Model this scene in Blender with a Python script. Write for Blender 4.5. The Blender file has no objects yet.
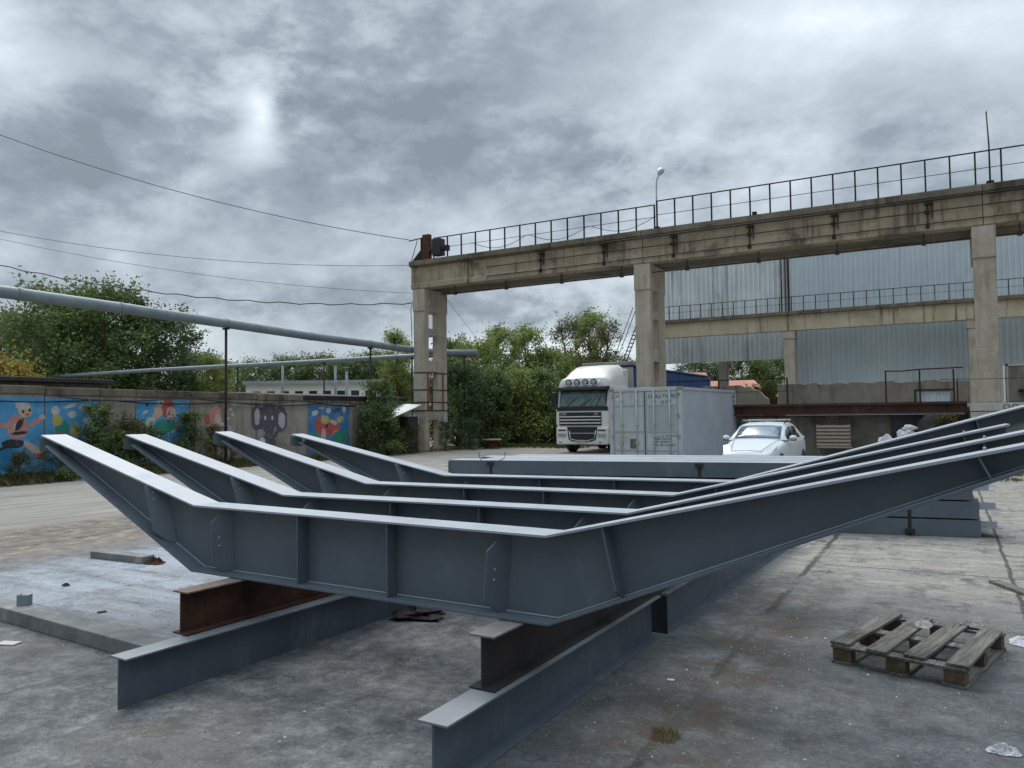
import bpy, math, random
from mathutils import Vector, Matrix
random.seed(7)
R = math.radians
scene = bpy.context.scene
COL = scene.collection

# ------------------------------------------------------------------ camera
CF = 769.0; TH = R(29.5); PI_ = R(2.3); RO = R(0.7); CH = 1.72
fw = Vector((-math.sin(TH)*math.cos(PI_), math.cos(TH)*math.cos(PI_), math.sin(PI_)))
r0 = Vector((math.cos(TH), math.sin(TH), 0)); u0 = r0.cross(fw)
rt = r0*math.cos(RO) - u0*math.sin(RO); up = u0*math.cos(RO) + r0*math.sin(RO)
cam = bpy.data.cameras.new('camera'); co = bpy.data.objects.new('camera', cam); COL.objects.link(co)
m = Matrix((rt, up, -fw)).transposed().to_4x4(); m.translation = (0, 0, CH); co.matrix_world = m
cam.sensor_width = 36; cam.lens = 36*CF/1024; cam.clip_end = 5000; cam.clip_start = 0.05
scene.camera = co

def cw(x, y, z=0):          # right / ahead metres from the viewpoint -> world
    return (x*math.cos(TH) - y*math.sin(TH), x*math.sin(TH) + y*math.cos(TH), z)

# ------------------------------------------------------------------ materials
def new_mat(name):
    mt = bpy.data.materials.new(name); mt.use_nodes = True
    return mt, mt.node_tree, mt.node_tree.nodes['Principled BSDF']
def N(nt, t, **kw):
    n = nt.nodes.new(t)
    for k, v in kw.items():
        if k in n.inputs: n.inputs[k].default_value = v
        else: setattr(n, k, v)
    return n
def L(nt, a, b): nt.links.new(a, b)
def c4(c): return (c[0], c[1], c[2], 1)
def noise(nt, scale, detail=6, rough=.6, vec=None, dist=0):
    n = N(nt, 'ShaderNodeTexNoise'); n.inputs['Scale'].default_value = scale; n.inputs['Detail'].default_value = detail
    n.inputs['Roughness'].default_value = rough; n.inputs['Distortion'].default_value = dist
    if vec is not None: L(nt, vec, n.inputs['Vector'])
    return n.outputs['Fac']
def ramp(nt, fac, stops):
    n = N(nt, 'ShaderNodeValToRGB'); e = n.color_ramp.elements
    while len(e) < len(stops): e.new(.5)
    for i, (p, c) in enumerate(stops):
        e[i].position = p; e[i].color = c4(c) if hasattr(c, '__len__') else (c, c, c, 1)
    L(nt, fac, n.inputs['Fac']); return n.outputs['Color']
def mix(nt, fac, a, b, mode='MIX'):
    n = N(nt, 'ShaderNodeMix'); n.data_type = 'RGBA'; n.blend_type = mode
    for s, v in ((0, fac), (6, a), (7, b)):
        if hasattr(v, 'links') or isinstance(v, bpy.types.NodeSocket): L(nt, v, n.inputs[s])
        else: n.inputs[s].default_value = v if s == 0 else c4(v)
    return n.outputs[2]
def math_(nt, op, a, b=None, c=None):
    n = N(nt, 'ShaderNodeMath'); n.operation = op
    for i, v in enumerate((a, b, c)):
        if v is None: continue
        if isinstance(v, bpy.types.NodeSocket): L(nt, v, n.inputs[i])
        else: n.inputs[i].default_value = v
    return n.outputs[0]
def sm(nt, v, a, b):
    n = N(nt, 'ShaderNodeMapRange'); n.interpolation_type = 'SMOOTHSTEP'
    L(nt, v, n.inputs[0]); n.inputs[1].default_value = a; n.inputs[2].default_value = b
    return n.outputs[0]
def bump(nt, p, h, strength=.3, dist=.01):
    b = N(nt, 'ShaderNodeBump'); b.inputs['Strength'].default_value = strength; b.inputs['Distance'].default_value = dist
    L(nt, h, b.inputs['Height']); L(nt, b.outputs[0], p.inputs['Normal'])
def coords(nt, which='Object', scale=None):
    t = N(nt, 'ShaderNodeTexCoord').outputs[which]
    if scale:
        mp = N(nt, 'ShaderNodeMapping'); mp.inputs['Scale'].default_value = scale; L(nt, t, mp.inputs['Vector']); return mp.outputs[0]
    return t
def wcoords(nt, scale=None):
    t = N(nt, 'ShaderNodeNewGeometry').outputs['Position']
    if scale:
        mp = N(nt, 'ShaderNodeMapping'); mp.inputs['Scale'].default_value = scale; L(nt, t, mp.inputs['Vector']); return mp.outputs[0]
    return t

def mat_var(name, a, b, scale=3, rough=.7, metal=0, spec=.5, streak=None, third=None, bs=.0, bscale=60, lo=.35, hi=.65, rvar=0, world=False, thr=(.58, .72)):
    """two-tone noisy surface; streak = (colour, scale, lo, hi) vertical runs; third = blotches"""
    mt, nt, p = new_mat(name)
    co_ = wcoords(nt) if world else coords(nt)
    f = noise(nt, scale, 8, .65, co_)
    c = ramp(nt, f, [(lo, a), (hi, b)])
    if streak:
        sc, ss, l, h = streak
        v = wcoords(nt, (ss, ss, ss*.06))
        s = noise(nt, 1, 5, .7, v)
        c = mix(nt, sm(nt, s, l, h), c, sc)
    if third:
        tf = noise(nt, scale*.45, 9, .7, co_, .6)
        c = mix(nt, sm(nt, tf, *thr), c, third)
    L(nt, c, p.inputs['Base Color'])
    p.inputs['Metallic'].default_value = metal; p.inputs['Specular IOR Level'].default_value = spec
    if rvar:
        L(nt, ramp(nt, noise(nt, scale*2.3, 6, .6, co_), [(.3, rough-rvar), (.7, rough+rvar)]), p.inputs['Roughness'])
    else: p.inputs['Roughness'].default_value = rough
    if bs: bump(nt, p, noise(nt, bscale, 6, .6, co_), bs, .01)
    return mt
M = {}
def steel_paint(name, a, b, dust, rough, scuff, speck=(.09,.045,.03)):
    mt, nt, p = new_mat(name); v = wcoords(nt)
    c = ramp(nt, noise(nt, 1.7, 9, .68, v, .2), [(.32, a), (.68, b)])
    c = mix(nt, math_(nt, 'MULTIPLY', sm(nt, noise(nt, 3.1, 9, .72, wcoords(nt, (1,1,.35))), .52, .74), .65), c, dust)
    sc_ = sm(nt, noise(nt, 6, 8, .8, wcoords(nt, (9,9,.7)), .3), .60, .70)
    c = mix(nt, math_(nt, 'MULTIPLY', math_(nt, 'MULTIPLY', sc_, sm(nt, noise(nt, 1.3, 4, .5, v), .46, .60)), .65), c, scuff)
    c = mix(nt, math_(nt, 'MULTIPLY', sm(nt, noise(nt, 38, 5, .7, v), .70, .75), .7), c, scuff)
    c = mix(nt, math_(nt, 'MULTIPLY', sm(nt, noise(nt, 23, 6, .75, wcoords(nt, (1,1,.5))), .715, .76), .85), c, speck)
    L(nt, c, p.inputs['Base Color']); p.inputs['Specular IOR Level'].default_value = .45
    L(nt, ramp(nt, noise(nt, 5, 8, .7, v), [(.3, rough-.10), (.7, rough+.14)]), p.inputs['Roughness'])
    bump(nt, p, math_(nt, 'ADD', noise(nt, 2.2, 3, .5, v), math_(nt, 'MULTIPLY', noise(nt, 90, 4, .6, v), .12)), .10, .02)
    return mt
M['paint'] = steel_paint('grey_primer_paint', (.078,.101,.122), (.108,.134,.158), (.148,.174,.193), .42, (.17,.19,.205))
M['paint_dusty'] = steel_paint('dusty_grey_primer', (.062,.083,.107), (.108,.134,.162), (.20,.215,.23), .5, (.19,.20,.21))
M['paint_lit'] = steel_paint('sky_lit_grey_primer', (.27,.30,.335), (.34,.37,.405), (.22,.235,.25), .42, (.42,.44,.46), (.16,.13,.11))  # same primer made paler: sky light painted into the colour
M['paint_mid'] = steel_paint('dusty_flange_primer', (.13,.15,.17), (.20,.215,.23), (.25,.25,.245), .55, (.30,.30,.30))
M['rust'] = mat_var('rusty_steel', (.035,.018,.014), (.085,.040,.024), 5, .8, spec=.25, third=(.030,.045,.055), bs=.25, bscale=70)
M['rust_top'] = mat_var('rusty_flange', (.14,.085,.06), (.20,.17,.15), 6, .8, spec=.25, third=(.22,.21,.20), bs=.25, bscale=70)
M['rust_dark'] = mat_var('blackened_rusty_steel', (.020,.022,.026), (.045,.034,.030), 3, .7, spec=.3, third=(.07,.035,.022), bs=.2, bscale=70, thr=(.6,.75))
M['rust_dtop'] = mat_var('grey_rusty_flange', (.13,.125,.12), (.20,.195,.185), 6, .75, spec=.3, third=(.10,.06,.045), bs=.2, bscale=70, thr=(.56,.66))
M['darkrust'] = mat_var('dark_rust_iron', (.020,.014,.013), (.050,.028,.022), 6, .8, spec=.3, bs=.1)
M['red_iron'] = mat_var('red_brown_iron', (.055,.022,.016), (.10,.040,.028), 4, .75, spec=.3, third=(.035,.018,.015))
M['dockbeam'] = mat_var('brown_dock_steel', (.060,.026,.018), (.095,.042,.028), 1.2, .75, spec=.3, third=(.13,.07,.05), streak=((.035,.018,.014), 3, .5, .65), world=True)
CONC = ((.30,.265,.215), (.40,.36,.30))
def stained(name, a, b, blot, dark, rough=.92, ztop=None, zfall=.5, bs=.35):
    mt, nt, p = new_mat(name); v = wcoords(nt)
    c = ramp(nt, noise(nt, 1.3, 10, .68, v), [(.3, a), (.7, b)])
    c = mix(nt, sm(nt, noise(nt, .45, 8, .7, v, .5), .50, .66), c, blot)
    runs = sm(nt, noise(nt, 1, 6, .7, wcoords(nt, (5.5,5.5,.28))), .46, .68)
    mask = sm(nt, noise(nt, .5, 5, .6, v), .36, .60)
    c = mix(nt, math_(nt, 'MULTIPLY', math_(nt, 'MULTIPLY', runs, mask), .85), c, dark)
    c = mix(nt, math_(nt, 'MULTIPLY', sm(nt, noise(nt, 8, 9, .78, v), .58, .72), .6), c, tuple(x*.55 for x in a))
    c = mix(nt, math_(nt, 'MULTIPLY', sm(nt, noise(nt, 14, 6, .7, v), .66, .72), .5), c, tuple(min(1,x*1.35) for x in b))
    L(nt, c, p.inputs['Base Color']); p.inputs['Roughness'].default_value = rough; p.inputs['Specular IOR Level'].default_value = .2
    bump(nt, p, noise(nt, 9, 10, .72, v), bs, .03)
    return mt
M['concrete'] = stained('weathered_concrete', (.29,.24,.17), (.48,.41,.305), (.16,.135,.10), (.075,.062,.048))
M['concrete_col'] = stained('column_concrete', (.38,.335,.27), (.52,.47,.395), (.33,.285,.225), (.26,.215,.165), bs=.25)
M['concrete_yel'] = mat_var('stained_yellow_concrete', (.42,.36,.25), (.56,.50,.38), .9, .9, spec=.2, streak=((.15,.125,.09), 3.5, .54, .7), third=(.46,.36,.16), bs=.2, world=True, thr=(.62,.75))
M['concrete_wall'] = stained('fence_concrete', (.25,.225,.19), (.37,.34,.295), (.20,.18,.15), (.12,.105,.085), bs=.5)
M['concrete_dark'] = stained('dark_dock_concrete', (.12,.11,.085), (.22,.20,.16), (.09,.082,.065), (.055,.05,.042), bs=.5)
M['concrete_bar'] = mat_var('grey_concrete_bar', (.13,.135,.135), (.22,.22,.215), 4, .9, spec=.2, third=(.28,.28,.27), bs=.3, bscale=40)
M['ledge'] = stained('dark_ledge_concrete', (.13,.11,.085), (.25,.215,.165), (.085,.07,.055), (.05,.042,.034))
M['cream'] = mat_var('cream_slab', (.42,.40,.36), (.52,.50,.45), 2, .9, spec=.2, third=(.33,.30,.26), bs=.2)
M['pipe'] = mat_var('grey_blue_pipe_paint', (.16,.20,.225), (.22,.26,.285), 2, .5, spec=.4, third=(.12,.145,.165), world=True)
M['galv'] = mat_var('galvanised_sheet', (.62,.675,.70), (.76,.80,.81), .5, .5, metal=.0, spec=.5, third=(.52,.52,.50), world=True, streak=((.44,.49,.52), 1.8, .52, .68))
M['clad'] = mat_var('blue_grey_cladding', (.52,.60,.645), (.59,.66,.70), .35, .5, spec=.4, third=(.47,.545,.585), world=True, streak=((.46,.53,.575), 2.2, .52, .7))
M['tin'] = mat_var('old_tin_sheet', (.28,.31,.32), (.42,.45,.46), 3, .45, metal=.3, spec=.5, third=(.18,.15,.12))
M['black'] = mat_var('black_rubber', (.012,.012,.013), (.02,.02,.02), 5, .6)
M['cable'] = mat_var('black_cable', (.012,.012,.014), (.02,.02,.022), 5, .6)
M['felt'] = mat_var('dark_roofing_felt', (.018,.017,.02), (.05,.045,.045), 2, .85, bs=.3, world=True)
M['white_wall'] = mat_var('white_render', (.66,.66,.63), (.78,.78,.75), .2, .9, third=(.42,.41,.39), world=True)
M['dark_glass'] = mat_var('dark_window', (.02,.025,.03), (.035,.04,.045), 1, .15)
M['white_paint'] = mat_var('white_vehicle_paint', (.72,.72,.69), (.78,.78,.75), 1.5, .3, spec=.5, third=(.62,.61,.57))
M['car_paint'] = mat_var('white_car_paint', (.56,.60,.62), (.60,.64,.66), 1, .3, spec=.6)
M['plastic'] = mat_var('black_plastic', (.014,.015,.017), (.024,.026,.028), 4, .5)
M['chrome'] = mat_var('bright_trim', (.5,.5,.5), (.6,.6,.6), 4, .25, metal=.8)
M['lamp'] = mat_var('lamp_glass', (.45,.47,.48), (.6,.62,.63), 8, .1, metal=.4)
M['blue_tarp'] = mat_var('blue_tarpaulin', (.010,.035,.13), (.014,.045,.16), 1.2, .5, spec=.4, third=(.02,.06,.18), bs=.2, bscale=3)
M['tarp_edge'] = mat_var('weathered_roof_edge', (.25,.23,.19), (.36,.33,.28), 3, .8)
M['cont'] = mat_var('pale_container_paint', (.38,.415,.415), (.47,.50,.49), 1.5, .55, spec=.4, third=(.30,.33,.33), streak=((.17,.13,.105), 6, .62, .76), world=True, thr=(.6,.8))
M['cont_side'] = mat_var('grey_blue_container_side', (.33,.36,.395), (.40,.43,.465), 1.0, .55, spec=.4, third=(.29,.31,.34), streak=((.14,.115,.11), 7, .66, .76), world=True, thr=(.6,.8))
M['cont_patch'] = mat_var('grey_repaint_patch', (.31,.34,.35), (.34,.37,.38), 3, .6)
M['cont_rust'] = mat_var('rust_marked_container_paint', (.16,.08,.06), (.34,.34,.33), 9, .8)
M['ink'] = mat_var('faded_teal_lettering', (.03,.085,.10), (.05,.11,.13), 20, .8)
def wood(name, a, b, dark):
    mt, nt, p = new_mat(name); v = coords(nt, 'Object', (26,1.6,26)); w = coords(nt)
    g_ = noise(nt, 1.6, 9, .7, v, .4)
    c = ramp(nt, g_, [(.32, dark), (.46, a), (.68, b)])
    c = mix(nt, math_(nt, 'MULTIPLY', sm(nt, noise(nt, 4, 8, .7, w), .52, .66), .6), c, dark)
    L(nt, c, p.inputs['Base Color']); p.inputs['Roughness'].default_value = .9; p.inputs['Specular IOR Level'].default_value = .15
    bump(nt, p, g_, .6, .006); return mt
M['wood'] = wood('weathered_grey_wood', (.115,.108,.098), (.22,.21,.19), (.045,.041,.036))
M['wood_end'] = mat_var('brown_wood_block', (.075,.055,.038), (.15,.105,.065), 14, .85, spec=.2, bs=.3)
M['wood_pale'] = mat_var('pale_wood', (.30,.25,.19), (.40,.34,.27), 10, .85, spec=.2)
M['paper'] = mat_var('dirty_white_cloth', (.45,.45,.47), (.60,.60,.62), 14, .9, third=(.32,.30,.30))
M['ragg'] = mat_var('grey_rag', (.16,.16,.16), (.28,.28,.28), 20, .9)
M['darkrag'] = mat_var('dark_cloth', (.018,.014,.016), (.04,.03,.032), 14, .9)
M['bark'] = mat_var('bark', (.06,.05,.04), (.13,.11,.09), 5, .95, spec=.1)
M['orange_roof'] = mat_var('orange_roof_sheet', (.34,.13,.085), (.42,.18,.12), .6, .7)
M['red'] = mat_var('red_enamel', (.25,.02,.02), (.35,.03,.03), 3, .5)
M['elbox'] = mat_var('grey_enamel_box', (.38,.40,.41), (.46,.48,.49), 3, .5)
M['hay'] = None
def flat(name, c, r=.88, c2=None):
    mt, nt, p = new_mat(name); v = wcoords(nt)
    col = ramp(nt, noise(nt, 2.6, 9, .72, v), [(.3, tuple(x*.72 for x in c)), (.55, c), (.75, c2 or tuple(min(1,x*1.2+.02) for x in c))])
    col = mix(nt, math_(nt, 'MULTIPLY', sm(nt, noise(nt, 7, 10, .80, v, .3), .535, .65), .8), col, (.30,.27,.23))
    col = mix(nt, math_(nt, 'MULTIPLY', sm(nt, noise(nt, 3, 6, .7, wcoords(nt, (4,4,.3))), .56, .72), .5), col, tuple(x*.45+.02 for x in c))
    L(nt, col, p.inputs['Base Color']); p.inputs['Roughness'].default_value = r; p.inputs['Specular IOR Level'].default_value = .2
    bump(nt, p, noise(nt, 9, 9, .72, v), .4, .02)
    return mt
M['mural_blue'] = flat('blue_mural_paint', (.09,.34,.62), c2=(.18,.47,.70))
M['mural_bluemix'] = flat('mixed_blue_mural_paint', (.06,.20,.42), c2=(.26,.40,.52))
for k, c in dict(m_skin=(.58,.42,.34), m_pink=(.56,.27,.24), m_dark=(.045,.045,.055), m_ball=(.03,.22,.42), m_white=(.55,.55,.55), m_green=(.04,.27,.20), m_red=(.48,.10,.09), m_grey=(.10,.095,.115), m_mauve=(.45,.40,.46), m_yel=(.48,.42,.16)).items(): M[k] = flat('mural_'+k[2:]+'_paint', c)

def glass_mat(name, tint, rough=.16):
    mt, nt, p = new_mat(name)
    f = noise(nt, 3.2, 3, .5, coords(nt), .5)
    L(nt, ramp(nt, f, [(.4, tuple(x*.5 for x in tint)), (.62, tint)]), p.inputs['Base Color'])
    p.inputs['Roughness'].default_value = rough; p.inputs['Specular IOR Level'].default_value = 1.0
    p.inputs['Coat Weight'].default_value = .15
    return mt
M['windscreen'] = glass_mat('truck_windscreen', (.10,.18,.175))
M['car_glass'] = glass_mat('car_windscreen', (.16,.22,.28))  # pale blue tint holds a painted sky reflection
M['side_glass'] = glass_mat('dark_side_glass', (.02,.025,.03))

def leaf_mat(name, a, b, c, obj_var=.0):
    mt, nt, p = new_mat(name)
    g = N(nt, 'ShaderNodeNewGeometry')
    ri = g.outputs['Random Per Island']
    col = ramp(nt, ri, [(0, a), (.55, b), (1, c)])
    n = noise(nt, .8, 3, .5, coords(nt))
    col = mix(nt, sm(nt, n, .35, .7), col, tuple(x*1.5 for x in b))
    L(nt, col, p.inputs['Base Color']); p.inputs['Roughness'].default_value = .6; p.inputs['Specular IOR Level'].default_value = .25
    tr = N(nt, 'ShaderNodeBsdfTranslucent'); L(nt, col, tr.inputs['Color'])
    ms = N(nt, 'ShaderNodeMixShader'); ms.inputs[0].default_value = .3
    out = nt.nodes['Material Output']
    L(nt, p.outputs[0], ms.inputs[1]); L(nt, tr.outputs[0], ms.inputs[2]); L(nt, ms.outputs[0], out.inputs['Surface'])
    return mt
M['leaf_mid'] = leaf_mat('mid_green_leaves', (0.063,0.101,0.034), (0.104,0.15,0.05), (0.174,0.209,0.084))
M['leaf_dark'] = leaf_mat('dark_green_leaves', (0.041,0.071,0.03), (0.069,0.108,0.045), (0.119,0.152,0.063))
M['leaf_light'] = leaf_mat('light_green_leaves', (0.119,0.165,0.041), (0.181,0.227,0.063), (0.278,0.304,0.112))
M['leaf_yel'] = leaf_mat('yellow_leaves', (.16,.12,.025), (.24,.185,.04), (.30,.25,.07))
M['leaf_olive'] = leaf_mat('olive_leaves', (0.069,0.083,0.035), (0.119,0.127,0.056), (0.208,0.19,0.099))
M['leaf_dry'] = leaf_mat('dry_weed_leaves', (.11,.085,.04), (.17,.13,.06), (.10,.11,.04))
M['leaf_weed'] = leaf_mat('roadside_weed_leaves', (.04,.055,.018), (.075,.085,.03), (.14,.12,.055))

# ------------------------------------------------------------------ mesh builder
class MB:
    def __init__(s): s.v = []; s.f = []; s.sm = []
    def add(s, vs, fs, smooth=False):
        o = len(s.v); s.v += [tuple(p) for p in vs]
        for f in fs: s.f.append(tuple(i+o for i in f)); s.sm.append(smooth)
        return s
    def box(s, x0, x1, y0, y1, z0, z1):
        return s.add([(x0,y0,z0),(x1,y0,z0),(x1,y1,z0),(x0,y1,z0),(x0,y0,z1),(x1,y0,z1),(x1,y1,z1),(x0,y1,z1)],
                     [(0,3,2,1),(4,5,6,7),(0,1,5,4),(1,2,6,5),(2,3,7,6),(3,0,4,7)])
    def cbox(s, c, d, rz=0, ry=0, rx=0):
        mt = Matrix.Rotation(rz,3,'Z') @ Matrix.Rotation(ry,3,'Y') @ Matrix.Rotation(rx,3,'X'); c = Vector(c)
        vs = [c + mt @ Vector((sx*d[0]/2, sy*d[1]/2, sz*d[2]/2)) for sz in (-1,1) for sx, sy in ((-1,-1),(1,-1),(1,1),(-1,1))]
        return s.add(vs, [(0,3,2,1),(4,5,6,7),(0,1,5,4),(1,2,6,5),(2,3,7,6),(3,0,4,7)])
    def prism(s, pts, axis, a, b):
        """pts polygon (2D), extruded along axis: 'y': pts=(x,z); 'x': pts=(y,z); 'z': pts=(x,y)"""
        def P(p, t):
            return {'y': (p[0], t, p[1]), 'x': (t, p[0], p[1]), 'z': (p[0], p[1], t)}[axis]
        n = len(pts)
        vs = [P(p, a) for p in pts] + [P(p, b) for p in pts]
        fs = [tuple(range(n)), tuple(range(2*n-1, n-1, -1))] + [(i, i+n, (i+1) % n+n, (i+1) % n) for i in range(n)]
        return s.add(vs, fs)
    def tube(s, pts, r, n=10, cap=True, r2=None, smooth=True):
        pts = [Vector(p) for p in pts]; k = len(pts); vs = []; ref = None
        for i, p in enumerate(pts):
            t = (pts[min(i+1,k-1)] - pts[max(i-1,0)]).normalized()
            if ref is None:
                a = Vector((0,0,1)) if abs(t.z) < .9 else Vector((1,0,0)); ref = t.cross(a).normalized()
            ref = (ref - t*ref.dot(t)).normalized(); q = t.cross(ref)
            rr = r[i] if hasattr(r, '__len__') else (r if r2 is None else r + (r2-r)*i/max(1,k-1))
            for j in range(n):
                an = 2*math.pi*j/n; vs.append(p + (ref*math.cos(an) + q*math.sin(an))*rr)
        fs = [(i*n+j, i*n+(j+1) % n, (i+1)*n+(j+1) % n, (i+1)*n+j) for i in range(k-1) for j in range(n)]
        s.add(vs, fs, smooth)
        if cap:
            o = len(s.v) - len(vs)
            s.f.append(tuple(o+j for j in range(n-1,-1,-1))); s.sm.append(False)
            s.f.append(tuple(o+(k-1)*n+j for j in range(n))); s.sm.append(False)
        return s
    def strip(s, poly, w0, w1, th):
        """flange: polyline [(x,z)] (outer surface), width y w0..w1, thickness th going along -normal (th<0 other side)"""
        n = len(poly); nor = []
        for i in range(n):
            a = Vector(poly[max(i-1,0)]); b = Vector(poly[min(i+1,n-1)])
            if 0 < i < n-1:
                t1 = (Vector(poly[i])-a).normalized(); t2 = (b-Vector(poly[i])).normalized(); t = (t1+t2).normalized()
            else: t = (b-a).normalized()
            nor.append(Vector((-t.y, t.x)))
        vs = []
        for (x, z), q in zip(poly, nor):
            xi, zi = x - q.x*th, z - q.y*th
            vs += [(x,w0,z),(x,w1,z),(xi,w1,zi),(xi,w0,zi)]
        fs = []
        for i in range(n-1):
            o = i*4
            for j in range(4): fs.append((o+j, o+4+j, o+4+(j+1) % 4, o+(j+1) % 4))
        fs += [(3,2,1,0), tuple((n-1)*4+j for j in range(4))]
        return s.add(vs, fs)
    def lathe(s, prof, n=24, axis='z', c=(0,0,0), smooth=True):
        vs = []
        for r_, h in prof:
            for j in range(n):
                a = 2*math.pi*j/n; x, y = r_*math.cos(a), r_*math.sin(a)
                vs.append({'z': (c[0]+x,c[1]+y,c[2]+h), 'x': (c[0]+h,c[1]+x,c[2]+y), 'y': (c[0]+x,c[1]+h,c[2]+y)}[axis])
        k = len(prof)
        s.add(vs, [(i*n+j, i*n+(j+1)%n, (i+1)*n+(j+1)%n, (i+1)*n+j) for i in range(k-1) for j in range(n)], smooth)
        return s
    def build(s, name, mat, parent=None, bevel=0, loc=None, rz=0):
        me = bpy.data.meshes.new(name); me.from_pydata(s.v, [], s.f)
        me.polygons.foreach_set('use_smooth', s.sm); me.validate(); me.update()
        mats = mat if isinstance(mat, (list, tuple)) else [mat]
        for q in mats: me.materials.append(q)
        o = bpy.data.objects.new(name, me); COL.objects.link(o)
        if parent: o.parent = parent
        if loc is not None: o.location = loc; o.rotation_euler.z = rz
        if bevel:
            b = o.modifiers.new('bevel', 'BEVEL'); b.width = bevel; b.segments = 2; b.limit_method = 'ANGLE'; b.angle_limit = R(40)
        # consistent outward normals
        import bmesh
        if len(me.polygons) < 4000:
            bm = bmesh.new(); bm.from_mesh(me); bmesh.ops.recalc_face_normals(bm, faces=bm.faces); bm.to_mesh(me); bm.free()
        return o
def tag(o, label=None, cat=None, group=None, kind=None):
    if label: o['label'] = label
    if cat: o['category'] = cat
    if group: o['group'] = group
    if kind: o['kind'] = kind
    elif label and cat: o['kind'] = 'thing'
    return o
def thing(name, label, cat, loc=(0,0,0), rz=0, group=None, kind=None):
    o = bpy.data.objects.new(name, None); COL.objects.link(o); o.empty_display_size = .2
    o.location = loc; o.rotation_euler = (0,0,rz)
    return tag(o, label, cat, group, kind)
def copy_tree(o, parent=None):
    c = o.copy(); COL.objects.link(c); c.parent = parent
    for ch in list(kids.get(o.name, [])): pass
    for ch in [x for x in list(COL.objects) if x.parent == o]: copy_tree(ch, c)
    return c
kids = {}
def text_mesh(txt, size, thick=.002):
    cu = bpy.data.curves.new('lettering', 'FONT'); cu.body = txt; cu.size = size; cu.extrude = thick; cu.align_x = 'LEFT'
    ob = bpy.data.objects.new('lettering_tmp', cu); COL.objects.link(ob)
    dg = bpy.context.evaluated_depsgraph_get(); me = bpy.data.meshes.new_from_object(ob.evaluated_get(dg))
    bpy.data.objects.remove(ob); return me
def lettering(txt, size, mat, parent, loc, rot, name='lettering'):
    me = text_mesh(txt, size); me.materials.clear(); me.materials.append(mat)
    o = bpy.data.objects.new(name, me); COL.objects.link(o); o.parent = parent; o.location = loc; o.rotation_euler = rot
    return o

# ================================================================== THE SETTING
def brown_strip(nt, v, c):
    """brown dirt drift where road and yard meet"""
    sx = N(nt, 'ShaderNodeSeparateXYZ'); L(nt, v, sx.inputs[0]); n_ = noise(nt, 4, 10, .72, v); w_ = noise(nt, .7, 6, .65, v)
    x = math_(nt, 'ADD', sx.outputs[0], math_(nt, 'MULTIPLY', w_, 2.4))
    f_ = math_(nt, 'MULTIPLY', sm(nt, x, -12.6, -11.0), sm(nt, x, -8.0, -9.6))
    return mix(nt, f_, c, ramp(nt, n_, [(.34,(.085,.072,.058)), (.50,(.155,.135,.112)), (.66,(.26,.24,.215))]))
def ground_mat():
    mt, nt, p = new_mat('trodden_earth')
    v = wcoords(nt)
    c = ramp(nt, noise(nt, .35, 10, .7, v), [(.35,(.17,.15,.12)), (.65,(.27,.25,.21))])
    c = mix(nt, sm(nt, noise(nt, .12, 8, .7, v), .5, .6), c, (.07,.085,.03))
    L(nt, c, p.inputs['Base Color']); p.inputs['Roughness'].default_value = .95; p.inputs['Specular IOR Level'].default_value = .15
    bump(nt, p, noise(nt, 12, 8, .7, v), .5, .03)
    return mt
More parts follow.
